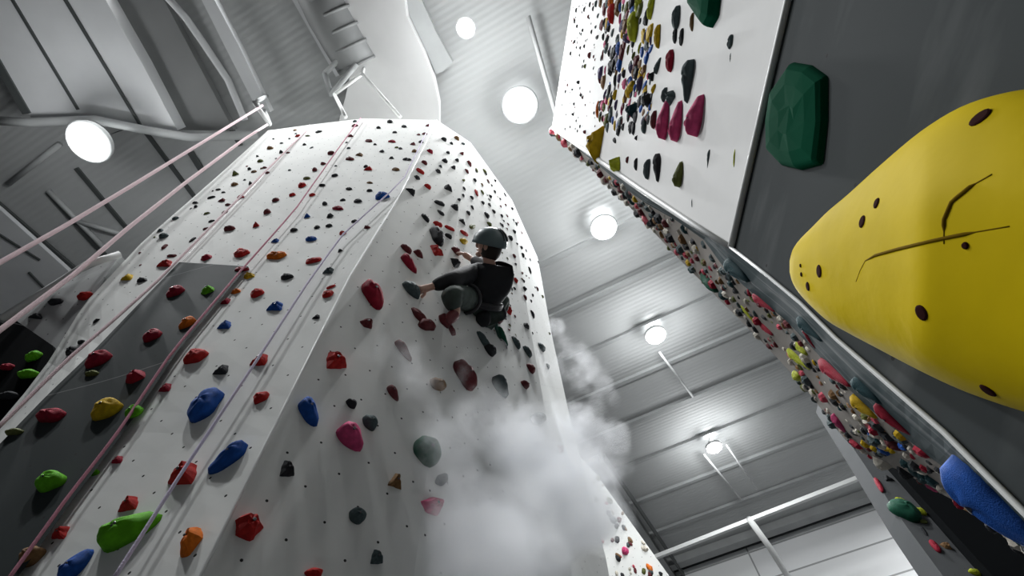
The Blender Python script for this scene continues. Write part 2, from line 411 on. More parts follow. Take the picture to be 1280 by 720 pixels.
# return face beyond the rim: inner dark band and outer pale band
def tR(px, py): return (on_R(px, py) - EYE).length
OUT = [(692, 166), (745, 216), (800, 272), (850, 325), (905, 380), (965, 440), (1012, 492), (1042, 532), (1062, 556), (1092, 574), (1125, 588), (1160, 608), (1200, 630), (1240, 656), (1285, 694), (1340, 745)]
MID = [(692, 163), (745, 204), (800, 250), (846, 276), (880, 300), (905, 335), (935, 362), (980, 398), (1020, 440), (1062, 488), (1100, 522), (1150, 562), (1200, 600), (1240, 632), (1285, 674), (1335, 722)]
def strip(name, NS, fa, fb, m, label, fname, lo, hi):
    rr = resample(RIM + RIM2[1:], NS)
    def perp(pl, q, i):                            # where the normal of the rim at q meets the course pl
        if pl is RR: return q
        a_, b_ = rr[max(i - 3, 0)], rr[min(i + 3, NS - 1)]; tx, ty = b_[0] - a_[0], b_[1] - a_[1]
        nx, ny = -ty, tx; best = None
        for (x0, y0), (x1, y1) in zip(pl, pl[1:]):
            dx, dy = x1 - x0, y1 - y0; det = nx * (-dy) - ny * (-dx)
            if abs(det) < 1e-9: continue
            s_ = ((x0 - q[0]) * (-dy) - (y0 - q[1]) * (-dx)) / det; u_ = (nx * (y0 - q[1]) - ny * (x0 - q[0])) / det
            if -.001 <= u_ <= 1.001 and s_ >= -1e-3 and (best is None or s_ < best[0]): best = (s_, (x0 + dx * u_, y0 + dy * u_))
        return best[1] if best else resample(pl, NS)[i]
    ra, rb_ = [perp(fa[0], q, i) for i, q in enumerate(rr)], [perp(fb[0], q, i) for i, q in enumerate(rr)]
    vs, fs, uv = [], [], []
    for i in range(NS):
        t = tR(*rr[i]); A_ = at_t(*ra[i], t + fa[1] * min(1, .35 + t * .25)); B_ = at_t(*rb_[i], t + fb[1] * min(1, .35 + t * .25))
        for k in range(3): vs.append(A_.lerp(B_, k / 2)); uv.append((k / 2, A_.z))
    n0 = len(vs); vs += [v - nR * .06 for v in vs]
    for i in range(NS - 1):
        for k in range(2):
            a = i * 3 + k; fs.append((a, a + 1, a + 4, a + 3)); fs.append((a + n0, a + 3 + n0, a + 4 + n0, a + 1 + n0))
            carry(vs[a], vs[a + 1], vs[a + 4], fname); carry(vs[a], vs[a + 4], vs[a + 3], fname)
        fs.append((i * 3, i * 3 + 3, i * 3 + 3 + n0, i * 3 + n0)); fs.append((i * 3 + 2, i * 3 + 2 + n0, i * 3 + 5 + n0, i * 3 + 5))
    o = mesh(name, vs, fs, m); uvl = o.data.uv_layers.new(name='UVMap')
    for lp in o.data.loops: uvl.data[lp.index].uv = uv[lp.vertex_index % n0]
    tag(o, label, 'climbing wall', kind='thing'); return o
RR = RIM + RIM2[1:]
rb = strip('climbing_wall', 40, (RR, 0.01), (MID, .40), M_teal, 'dark teal return face beyond the rim of the right wall', 'teal return', 0, 1)
rc = strip('climbing_wall', 40, (MID, .41), (OUT, 1.1), M_strip, 'narrow pale outer face of the right wall, packed with holds', 'pale outer face', 0, 1)
# dark wall below it and far grey wall with its white post
tB = 5.0
P3 = [at_t(1060, 540, 7.0), at_t(1240, 720, 5.2), at_t(1150, 560, 7.2)]
rd, _ = flat_wall('climbing_wall', [(1030, 490), (1085, 553), (1150, 628), (1245, 725), (1208, 760), (1120, 640), (1068, 562), (1024, 498)], 0, M_fargrey,
                  'far grey wall strip with lime and red holds beside the white post', 'climbing wall', 'far grey wall', .2, plane_pts=P3)
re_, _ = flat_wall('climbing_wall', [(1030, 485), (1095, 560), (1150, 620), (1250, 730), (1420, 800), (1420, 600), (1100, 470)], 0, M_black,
                   'black wall at the lower right', 'climbing wall', 'black wall', .2, plane_pts=[p + Vector((.35, .0, 0)) for p in P3])

# far low wall right of the tower
P4 = [at_t(745, 600, 11.0), at_t(835, 720, 9.0), at_t(745, 760, 9.3)]
rf, _ = flat_wall('climbing_wall', [(715, 560), (745, 592), (838, 722), (860, 770), (720, 770), (690, 640)], 0, M_white,
                  'distant pale climbing wall dotted with tiny holds, right of the tower foot', 'climbing wall', 'distant wall', .3, plane_pts=P4)

# ------------------------------------------------------------------ ceiling steelwork, ducts and lamps
def cz(px, py, dz=0.0): return at_z(px, py, HC - dz)
def cbeam(name, p, q, w, h, m, dz=None, label=None, cat=None, group=None, ext=0.0):
    """bar hung right under the ceiling, seen from pixel p to pixel q"""
    dz = h / 2 + .0 if dz is None else dz
    a, b = cz(*p, dz), cz(*q, dz)
    if ext: t = (b - a).normalized(); a -= t * ext; b += t * ext
    o = bar(name, a, b, w, h, m)
    if label: tag(o, label, cat, group)
    return o
M_pale = mat('pale_duct_sheet', (.55, .56, .57), .45, var=.1, vscale=.7)
M_pale2 = mat('light_duct_sheet', (.50, .50, .50), .5, var=.12, vscale=.7)
M_mid = mat('mid_grey_sheet', (.17, .175, .175), .6, var=.15, vscale=.7)
M_gird = mat('grey_girder_paint', (.30, .31, .31), .55, var=.12, vscale=1.5)
# purlins across the ceiling, parallel to the end wall
LB = Bdir
for i, a in enumerate([AW - .9, AW - 3.0, AW - 5.0, AW - 6.9, AW - 8.7, AW - 10.4, AW - 12.0, AW - 13.6, AW - 15.2]):
    pz = .10 if i else .3
    o = bar('purlin', ab(a, B0 + .05, HC - pz / 2), ab(a, B1 - .05, HC - pz / 2), .12 if i else .4, pz, M_gird)
    words = ['nearest the white end wall', 'second from the white end wall', 'third from the white end wall', 'fourth from the white end wall', 'fifth from the white end wall',
             'sixth from the end wall, near the brightest lamps', 'seventh from the end wall, over the tower top', 'eighth from the end wall, behind the tower top', 'ninth from the end wall, at the picture top']
    tag(o, 'thin grey ceiling purlin ' + words[i], 'ceiling beam', 'ceiling purlins')
# big pale ducts at the upper left, drawn by their seen outlines on a plane under the roof
def sheet(name, px, dz, th, m, label, cat, slots=()):
    pts = [cz(*p, dz) for p in px]
    o = slab(name, pts, th if (pts[1] - pts[0]).cross(pts[2] - pts[0]).z > 0 else th, m)
    n = (pts[1] - pts[0]).cross(pts[2] - pts[0]).z
    if n < 0:
        for v in o.data.vertices[len(pts):]: v.co.z += 2 * th
    tag(o, label, cat)
    for i, (p, q, w) in enumerate(slots):
        bar('slot', cz(*p, dz + .01), cz(*q, dz + .01), w, .05, M_dsteel, o)
    return o
sheet('air_duct', [(-140, -80), (82, -80), (132, 0), (178, 80), (222, 163), (190, 160), (150, 157), (40, 148), (0, 90), (-90, -20)], .7, .5, M_pale,
      'broad pale duct with dark slots at the top left corner', 'duct', [((-20, -60), (98, 137), .05), ((55, -45), (178, 160), .055), ((-60, -20), (34, 142), .16)])
sheet('ceiling_panel', [(132, -60), (132, 0), (178, 80), (222, 163), (292, 163), (245, 75), (205, 0), (170, -60)], .35, .2, M_mid,
      'dark grey ceiling strip between the slotted duct and the black gap', 'ceiling panel')
sheet('air_duct', [(240, -50), (252, 0), (282, 60), (322, 138), (338, 140), (300, 60), (268, 0), (250, -50)], .9, .2, M_pale,
      'slim pale duct ending above the left rope anchor', 'duct')
sheet('ceiling_duct', [(396, -60), (498, -60), (508, 20), (530, 66), (542, 98), (549, 132), (549, 165), (420, 165), (432, 120), (440, 85), (425, 40)], 1.0, .5, M_pale2,
      'wide pale duct with rounded end behind the tower top', 'duct')
sheet('ceiling_duct', [(500, -60), (530, -50), (527, 0), (545, 40), (566, 78), (553, 90), (545, 92), (532, 62), (512, 20), (500, 0)], .6, .35, M_gird,
      'narrow grey duct right beside the wide rounded duct', 'duct')
cbeam('ceiling_gap', (196, -8), (292, 166), .10, .06, M_dsteel, label='long black gap line running down beside the dark ceiling strip', cat='ceiling gap', ext=.3)
o = tube('conduit', [cz(205, -8, .6), cz(232, 22, .6), cz(255, 55, .62), cz(285, 100, .6), cz(306, 150, .6)], .07, M_pale); tag(o, 'bent pale conduit beside the long black gap', 'conduit')
cbeam('steel_girder', (365, -20), (428, 92), .25, .2, M_pale, .45, label='slim pale girder ending by the small frame above the tower', cat='girder')
o = tube('round_duct', [cz(385, -40, .9), cz(412, 20, .9), cz(432, 55, .9), cz(448, 82, .9)], .42, M_mid, n=16)
tag(o, 'ribbed round grey duct running to the tower top', 'duct')
for k in range(6):
    s = k / 5; c_ = cz(392 + 54 * s, -26 + 104 * s, .9); d_ = cz(394 + 54 * s, -22 + 104 * s, .9)
    tube('rib', [c_, c_ + (d_ - c_).normalized() * .05], .428, M_mid, o, 16)
# lower-left strips beyond the lamp
sheet('ceiling_panel', [(-60, 215), (0, 262), (85, 338), (120, 385), (-60, 470)], .2, .1, M_pale, 'light grey ceiling sheet at the left edge', 'ceiling panel',
      [((-40, 268), (50, 325), .05), ((36, 340), (70, 375), .05)])
cbeam('ceiling_gap', (-5, 255), (88, 334), .22, .06, M_dsteel, .05, 'thick black gap line above the light sheet at left', 'ceiling gap', ext=.5)
for i, (p, q, w, lb) in enumerate([((95, 210), (158, 285), .10, 'thin dark joint line just left of the tower flank, below the lamp'), ((238, 190), (253, 214), .14, 'short dark joint line between the two pale ropes'),
                                ((182, 165), (246, 250), .09, 'long thin dark joint line crossing both ropes'), ((60, 240), (150, 340), .12, 'dark joint line under the left lamp')]):
    cbeam('ceiling_joint', p, q, w, .05, M_dsteel, .04, lb, 'ceiling joint')
o = tube('bent_pipe', [cz(-20, 150, .9), cz(40, 153, .9), cz(120, 150, .9), cz(185, 163, .9), cz(240, 172, .9), cz(322, 168, .9)], .09, M_gird)
tag(o, 'long bent grey pipe passing behind the left lamp', 'pipe')
for p, q, lb in [((60, 238), (128, 308), 'thin grey brace under the left lamp, falling right'), ((90, 275), (150, 292), 'thin grey brace under the left lamp, nearly level'), ((10, 230), (75, 180), 'thin grey brace left of the left lamp'),
                 ((-10, 395), (75, 345), 'grey brace across the light sheet at left')]:
    o = tube('brace', [cz(*p, .06), cz(*q, .06)], .06, M_gird); tag(o, lb, 'brace')
# girders and post around the end wall
def gird(name, p, q, w, h, dz, lb, m=M_gird):
    o = bar(name, cz(*p, dz), cz(*q, dz), w, h, m); tag(o, lb, 'girder'); return o
gird('steel_girder', (742, 575), (852, 740), .34, .3, .3, 'grey girder running down beside the distant pale wall', M_gird)
gird('steel_girder', (756, 572), (868, 738), .05, .34, .34, 'black rail beside the grey girder', M_dsteel)
gird('steel_tube', (818, 697), (1082, 594), .13, .13, 1.4, 'white steel tube crossing in front of the end wall', M_trim)
gird('steel_girder', (818, 724), (1092, 628), .12, .1, .05, 'black edge rail where the ceiling meets the white end wall', M_dsteel)
o = tube('diagonal_tube', [cz(936, 648, 1.4), cz(962, 684, 1.9), cz(1000, 745, 2.6)], .1, M_trim); tag(o, 'white diagonal tube dropping from the cross tube', 'steel tube')
def post_pt(px, py): 
    d = ray(px, py); return EYE + d * ((AW - .7) / d.dot(Adir))
o = bar('steel_post', at_t(1034, 505, 9.0), at_t(1204, 746, 6.2), .075, .09, M_trim); tag(o, 'white painted post rising beside the far grey wall strip', 'post')
o = bar('steel_post', at_t(1022, 500, 9.6), at_t(1186, 735, 6.8), .05, .1, M_gird); tag(o, 'grey flange just left of the white post', 'post')
# conduits hanging from the lamps
for p, q, w, lb in [((824, 440), (866, 496), .035, 'thin bright cable running down-right from the fourth lamp along the row'), ((880, 568), (926, 624), .035, 'thin bright cable below the lowest lamp, left one of two'),
                 ((908, 556), (946, 612), .025, 'thin bright cable below the lowest lamp, right one of two'), ((660, 20), (705, 180), .05, 'grey cable along the ceiling left of the right wall')]:
    o = tube('cable', [cz(*p, .35), cz(*q, .35)], w, M_steel); tag(o, lb, 'cable')
# high-bay lamps
E_lens = emis('lamp_lens_glow', (1, 1, 1), 40)
def lathe(prof, n=24):
    vs, fs = [], []
    for r, z in prof:
        for k in range(n): vs.append(Vector((r * math.cos(2 * math.pi * k / n), r * math.sin(2 * math.pi * k / n), z)))
    for i in range(len(prof) - 1):
        for k in range(n): fs.append((i * n + k, i * n + (k + 1) % n, (i + 1) * n + (k + 1) % n, (i + 1) * n + k))
    fs.append(tuple(range(n))[::-1]); fs.append(tuple((len(prof) - 1) * n + k for k in range(n)))
    return vs, fs
LW = ['bright round lamp at far left between the duct and the ropes', 'faint small lamp at the top edge, above the brightest one', 'very bright lamp right of the tower top', 'lamp beside the coral red hold on the right wall edge',
      'lamp right of the smoke, midway down the ceiling', 'lowest lamp on the ceiling, above the white end wall']
for i, (x, y) in enumerate(LAMPS):
    DZ = (1.75, 1.5, .8, .62, .62, .62)[i]; p = cz(x, y, DZ); t = empty('high_bay_lamp', p); s = (1.25, .55, 1.2, 1.05, .95, .85)[i]
    tag(t, LW[i], 'ceiling lamp', 'high bay lamps')
    vs, fs = lathe([(.30, 0), (.33, .02), (.31, .10), (.16, .22), (.10, .34)]); h_ = mesh('housing', [v * s for v in vs], fs, M_gird, t, True)
    vs, fs = lathe([(.08, -.075), (.20, -.06), (.27, -.02), (.285, .005)]); l_ = mesh('lens', [v * s for v in vs], fs, E_lens, t, True)
    vs, fs = lathe([(.012, .3), (.012, DZ)], 6); mesh('hanger_rod', vs, fs, M_dsteel, t)
    k = (1.0, .12, .9, .8, .8, .7)[i]
    ld = bpy.data.lights.new('lamp_light', 'AREA'); ld.shape = 'DISK'; ld.size = .5; ld.energy = LAMP_W * k; ld.color = (.97, .99, 1)
    lo = bpy.data.objects.new('lamp_light', ld); C.objects.link(lo); lo.location = (0, 0, -.12); lo.parent = t
    ld = bpy.data.lights.new('lamp_spill', 'POINT'); ld.energy = SPILL_W * (1.1, .8, .95, .95, 1.1, 1.2)[i]; ld.shadow_soft_size = .3; ld.color = (.97, .99, 1)
    lo = bpy.data.objects.new('lamp_spill', ld); C.objects.link(lo); lo.location = (0, 0, -.42); lo.parent = t

for o_ in [o for o in bpy.data.objects if o.name.startswith('high_bay_lamp')]:   # point light added to fill the dark patch above each housing
    ld = bpy.data.lights.new('added_uplight', 'POINT'); ld.energy = 20; ld.shadow_soft_size = .05; ld.color = (.97, .99, 1)
    lo = bpy.data.objects.new('added_uplight', ld); C.objects.link(lo); lo.location = (.05, 0, .42); lo.parent = o_
_q = cz(1140, 520)
ADDED_LAMPS = [(-3.4, -1.5), (-6.6, -1.3), (_q.x, _q.y)]           # unseen lamps added to brighten the tower front and the end wall
for (bx_, by_), lb in zip(ADDED_LAMPS, ['added unseen lamp behind the camera, left one', 'added unseen lamp behind the camera, right one', 'added lamp hidden behind the right wall, brightening the end wall']):
    t = empty('high_bay_lamp', (bx_, by_, HC - .62)); tag(t, lb, 'ceiling lamp', 'high bay lamps')
    for nm_, pr_, m_ in (('housing', [(.30, 0), (.33, .02), (.31, .10), (.16, .22), (.10, .34)], M_gird), ('lens', [(.08, -.075), (.20, -.06), (.27, -.02), (.285, .005)], E_lens), ('hanger_rod', [(.012, .3), (.012, .62)], M_dsteel)):
        vs, fs = lathe(pr_); mesh(nm_, vs, fs, m_, t, True)
    ld = bpy.data.lights.new('lamp_light', 'AREA'); ld.shape = 'DISK'; ld.size = .5; ld.energy = ADDED_W * (1 if bx_ < 0 else .9); ld.color = (.97, .99, 1)
    lo = bpy.data.objects.new('lamp_light', ld); C.objects.link(lo); lo.location = (0, 0, -.12); lo.parent = t
# ------------------------------------------------------------------ climbing holds
def hold_geo(shape, nseg=22, nr=6, seed=0):
    """unit hold: footprint radius 1 in x/y, rises to z=1; each shape its own outline and profile"""
    rnd = random.Random(seed * 31 + hash_s(shape)); ph = [rnd.uniform(0, 6.28) for _ in range(6)]
    vs, fs = [], []
    def outline(a):
        c, q = math.cos(a), math.sin(a)
        if shape == 'brick': r = 1 / max(abs(c) ** 4 + abs(q) ** 4, 1e-6) ** .25 * .92
        elif shape == 'drop': r = .62 + .38 * abs(math.cos(a / 2)) ** 1.0 if c > 0 else .62 + .0 * c; r = (.74 + .26 * max(c, 0) ** 3) * (1 - .10 * max(-c, 0))
        elif shape == 'heart': r = .95 - .42 * math.exp(-((((a - 1.57 + 3.14159) % 6.28318) - 3.14159) / .38) ** 2)
        elif shape == 'bean': r = .98 - .28 * math.exp(-((((a + 1.57 + 3.14159) % 6.28318) - 3.14159) / .8) ** 2)
        elif shape == 'wedge': r = .92 / max(abs(math.cos(((a + .5) % 2.094) - 1.047)), .55) * .72
        elif shape == 'shard': r = .9 / max(abs(math.cos(((a) % 1.257) - .628)), .5) * .9
        else: r = .95
        return r * (1 + .05 * math.sin(3 * a + ph[0]) + .035 * math.sin(5 * a + ph[1]))
    def height(rho, a):
        if shape in ('wedge', 'shard'):
            base = min(1, (1 - rho) * 2.1); tilt = .75 + .30 * rho * math.cos(a - ph[2]); return base * tilt
        if shape == 'brick': return min(1, (1 - rho ** 3) ** .5) * (.9 + .08 * math.cos(2 * a + ph[2]))
        if shape == 'jug': return math.sqrt(max(0, 1 - rho ** 2.4)) * (.82 + .30 * rho * math.sin(a)) - .25 * math.exp(-((rho - .45) / .2) ** 2) * max(0, math.sin(a))
        if shape == 'drop': return math.sqrt(max(0, 1 - rho ** 2.2)) * (.85 - .25 * rho * math.cos(a))
        return math.sqrt(max(0, 1 - rho ** 2.4)) * (.9 + .10 * rho * math.cos(a * 2 + ph[3]))
    for i in range(nr):
        rho = 1 - i / nr * .999 if i else 1.0
        for k in range(nseg):
            a = 2 * math.pi * k / nseg; r = outline(a) * rho; z = height(rho, a) * (1 + .07 * math.sin(4 * a + 7 * rho + ph[4])) if i else 0
            bul = 1 + (.06 if i == 1 else 0); vs.append(Vector((r * math.cos(a) * bul, r * math.sin(a) * bul, z)))
    vs.append(Vector((0, 0, height(0, 0)))); top = len(vs) - 1
    for i in range(nr - 1):
        for k in range(nseg): fs.append((i * nseg + k, i * nseg + (k + 1) % nseg, (i + 1) * nseg + (k + 1) % nseg, (i + 1) * nseg + k))
    for k in range(nseg): fs.append(((nr - 1) * nseg + k, (nr - 1) * nseg + (k + 1) % nseg, top))
    fs.append(tuple(range(nseg))[::-1])
    return vs, fs
def hash_s(t): return sum(ord(c) * (i + 3) for i, c in enumerate(t)) % 997
HM = {}
def hold_mesh(shape, col, v):
    key = (shape, col, v)
    if key not in HM:
        vs, fs = hold_geo(shape, seed=v); me = bpy.data.meshes.new('hold_' + shape); me.from_pydata([tuple(p) for p in vs], [], fs)
        me.materials.append(cm(col)); me.update()
        if shape not in ('wedge', 'shard'): me.polygons.foreach_set('use_smooth', [True] * len(me.polygons))
        HM[key] = me
    return HM[key]
_bv, _bf = lathe([(1, -.4), (1, .2), (.8, .32), (.45, .34), (.4, .1)], 10)
BOLT = bpy.data.meshes.new('bolt'); BOLT.from_pydata([tuple(p) for p in _bv], [], _bf); BOLT.materials.append(M_bolt)
ALL = []
SHN = dict(round='rounded', brick='brick-shaped', drop='teardrop', heart='heart-shaped', bean='bean-shaped', wedge='wedge-shaped', shard='faceted', jug='jug')
FN = {'left flank': 'tower left flank', 'front left face': 'front left face', 'front face': 'front face', 'leading right face': 'right-leaning face', 'right flank': 'right flank',
      'far right flank': 'far right flank', 'dark board': 'dark board', 'low wall': 'low left wall', 'low wall dark board': 'low wall dark foot', 'white right wall': 'white right wall',
      'slate panel': 'slate panel', 'teal return': 'right wall teal return', 'pale outer face': 'right wall outer face', 'far grey wall': 'far grey wall', 'distant wall': 'distant wall', 'black wall': 'black wall'}
def surf_basis(n):
    u = UPV.cross(n)
    if u.length < 1e-3: u = Vector((1, 0, 0))
    u.normalize(); return u, n.cross(u)
def plane_pt(p0, n, px, py):
    d = ray(px, py); dn = n.dot(d)
    if abs(dn) < 1e-9: return None
    t = n.dot(p0 - EYE) / dn
    return EYE + d * t if t > 0 else None
def hold_frame(px, py, w, h, ang, surfs, k=.8, prot=.5):
    hit = on_tri(surfs, px, py)
    if hit is None: return None
    t, p, n, nm = hit
    a = math.radians(ang); ax = Vector((math.cos(a), -math.sin(a))) * w / 2 * k; bx = Vector((math.sin(a), math.cos(a))) * h / 2 * k
    u, v = surf_basis(n); col_ = []
    for q in (ax, bx):
        e = .15
        P_, M_ = plane_pt(p, n, px + q.x * e, py + q.y * e), plane_pt(p, n, px - q.x * e, py - q.y * e)
        if P_ is None or M_ is None: dlt = u * .02
        else: dlt = (P_ - M_) / (2 * e)
        col_.append((dlt.dot(u), dlt.dot(v)))
    iso = t / FPX * .5
    A_ = u * col_[0][0] + v * col_[0][1]; B_ = u * col_[1][0] + v * col_[1][1]
    if A_.length < 1e-6: A_ = u * 1e-3
    e1 = A_.normalized(); e2 = n.cross(e1)
    s1 = max(min(A_.length, w * iso * CL * k), w * iso * .8 * k)
    s2 = max(min(abs(B_.dot(e2)), h * iso * CL * k), h * iso * .8 * k); pr = prot * min(w, h) * iso * 2
    return p, n, nm, e1, e2, s1, s2, pr, t
CL = 1.2
def hold(px, py, w, h, col, shape='round', ang=0, surfs=None, label=None, prot=.58, k=1.0, bolt=None):
    fr = hold_frame(px, py, w, h, ang, surfs, k, prot)
    if fr is None: print('MISS', px, py, surfs); return None
    p, n, nm, e1, e2, s1, s2, pr, t = fr
    me = hold_mesh(shape, col, (px * 7 + py) % 3 if shape != 'heart' else 0)
    o = bpy.data.objects.new('climbing_hold', me); C.objects.link(o)
    R3 = Matrix((e1, e2, n)).transposed()
    sh = n * 0.0
    o.location = p + sh - n * .003; o.rotation_euler = R3.to_euler(); o.scale = (s1, s2, pr)
    ALL.append(dict(o=o, px=px, py=py, w=w, h=h, col=col, shape=shape, f=nm, label=label, size=max(w, h)))
    if bolt if bolt is not None else (min(w, h) >= 13):
        b = bpy.data.objects.new('bolt', BOLT); C.objects.link(b); br_ = min(.010, min(s1, s2) * .12)
        b.parent = o; b.location = (0, 0, .84); b.scale = (br_ / s1, br_ / s2, br_ / pr)
    return o
SH = ['round', 'wedge', 'bean', 'jug', 'shard', 'brick']
def auto_shape(x, y): return SH[int(x * 3.7 + y * 5.3) % 6]
TW = names + ['dark board', 'low wall', 'low wall dark board']
BIG = """464 368 46 28 C drop -62|418 453 27 25 R wedge 0|384 513 44 26 B drop -68|435 545 46 33 P drop -52|462 529 18 20 T round 0|533 566 33 36 G jug 0|310 660 38 36 R shard 0
358 588 20 24 K wedge 0|446 646 22 20 T jug 0|470 698 17 22 T wedge 0|494 603 18 20 W wedge -20|551 600 22 15 T round 35|539 633 30 26 P shard 0|392 717 24 14 R round 0
547 482 24 17 W bean -10|578 470 44 30 N bean -62|622 482 38 26 T drop -58|502 436 38 15 N drop -55|490 490 26 14 N drop -60|514 363 18 26 T round 0|672 525 34 18 T bean 10
699 563 18 12 N wedge 0|458 405 16 15 N shard 0|439 505 13 13 K heart 0|524 396 12 26 N bean 10|533 408 22 18 N bean 0|556 402 20 18 N jug 0|564 414 10 18 N wedge 0
604 428 34 13 T bean -60|626 418 34 11 G drop -62|611 438 17 17 K heart 0|645 430 10 19 T bean -15|658 440 18 11 T bean -60|676 435 24 10 T bean -48|657 408 12 8 K wedge -30
665 393 6 12 K round 0|634 388 11 14 R shard 0|626 383 7 10 K round 0|663 462 12 15 N bean 0|655 481 12 12 N heart 0|684 458 6 8 T round 0|545 296 34 19 K bean -75|545 315 15 18 R wedge 0
509 328 34 16 C drop -55|507 312 17 11 N bean -45|523 318 12 14 N shard 0|569 314 13 11 N round 0|568 330 15 14 K wedge 0|560 296 11 8 K bean -35|562 286 14 6 R brick -22|547 281 12 8 R brick -12
531 273 14 8 K bean -55|549 255 14 8 K bean -20|514 241 14 10 K wedge -45|534 234 10 8 R bean -40|559 236 12 10 K wedge -25|551 267 6 11 K bean 0|525 215 12 7 R brick -28|521 223 8 7 K wedge 0
579 302 18 8 Y brick 8|580 292 17 6 R brick -25|590 284 20 7 E bean 18|595 241 13 5 R brick -78|568 260 10 11 K shard 0|577 277 12 7 K wedge -40|608 270 7 9 K bean 0|611 281 7 8 E round 0
346 385 18 14 B wedge 0|396 397 10 8 K wedge 0|322 368 14 13 R round 0|326 452 20 18 R wedge 0|327 498 22 14 R brick 22|220 366 19 15 C jug 0|260 364 16 13 L shard 0|295 365 12 9 O shard 0
283 378 10 10 C wedge 0|235 405 15 16 O jug 0|191 421 21 15 C jug 0|124 451 25 20 C jug 0|115 468 16 8 E bean 0|170 472 24 18 C shard 0|135 514 30 25 Y jug 0|65 522 31 18 C bean 0
168 516 18 16 L jug 0|282 408 17 12 B wedge 0|246 447 25 17 R brick 5|278 464 18 14 K wedge 0|260 509 52 30 B bean 52|208 486 14 12 C wedge 0|65 604 32 24 L jug 0|116 592 16 9 L bean 0
148 576 13 11 C wedge 0|232 596 32 30 R wedge 0|291 571 66 26 B drop 217|163 632 25 18 R wedge 10|157 668 86 36 L drop 22|240 678 28 34 O shard 20|78 668 15 17 R wedge 0|43 697 22 22 W round 0
94 712 42 24 B drop 48|43 447 18 12 L bean 10|36 469 25 12 L bean 0|10 460 16 9 C bean 0|107 371 14 10 R brick 0|70 378 18 8 K round 0|46 396 18 8 K wedge -8|92 441 15 13 K wedge 0|102 428 8 6 K round 0
18 541 22 9 E bean 0|12 496 24 11 K bean 0|120 402 11 5 K shard 30|167 310 10 8 R round 0|205 296 9 8 T round 0|206 309 9 5 N bean 45|208 331 17 10 R wedge 0|215 320 12 4 N brick 0
241 300 11 4 K bean 35|258 323 15 10 C shard 0|302 318 18 12 R brick -12|302 337 18 6 C brick 0|312 346 13 10 Y shard 0|160 348 14 9 Y wedge 0|178 351 13 7 K shard 0|287 287 13 9 N bean 0
346 321 22 12 O brick 0|359 347 15 10 K heart 0|392 327 22 9 R brick 12|425 314 8 6 K wedge 20|412 340 12 11 T wedge 0|414 359 14 5 R brick 22|410 369 14 11 R brick 10|345 302 9 7 B wedge 0|389 300 13 9 B bean 0
478 247 17 14 B heart 0|461 212 11 8 R wedge 0"""
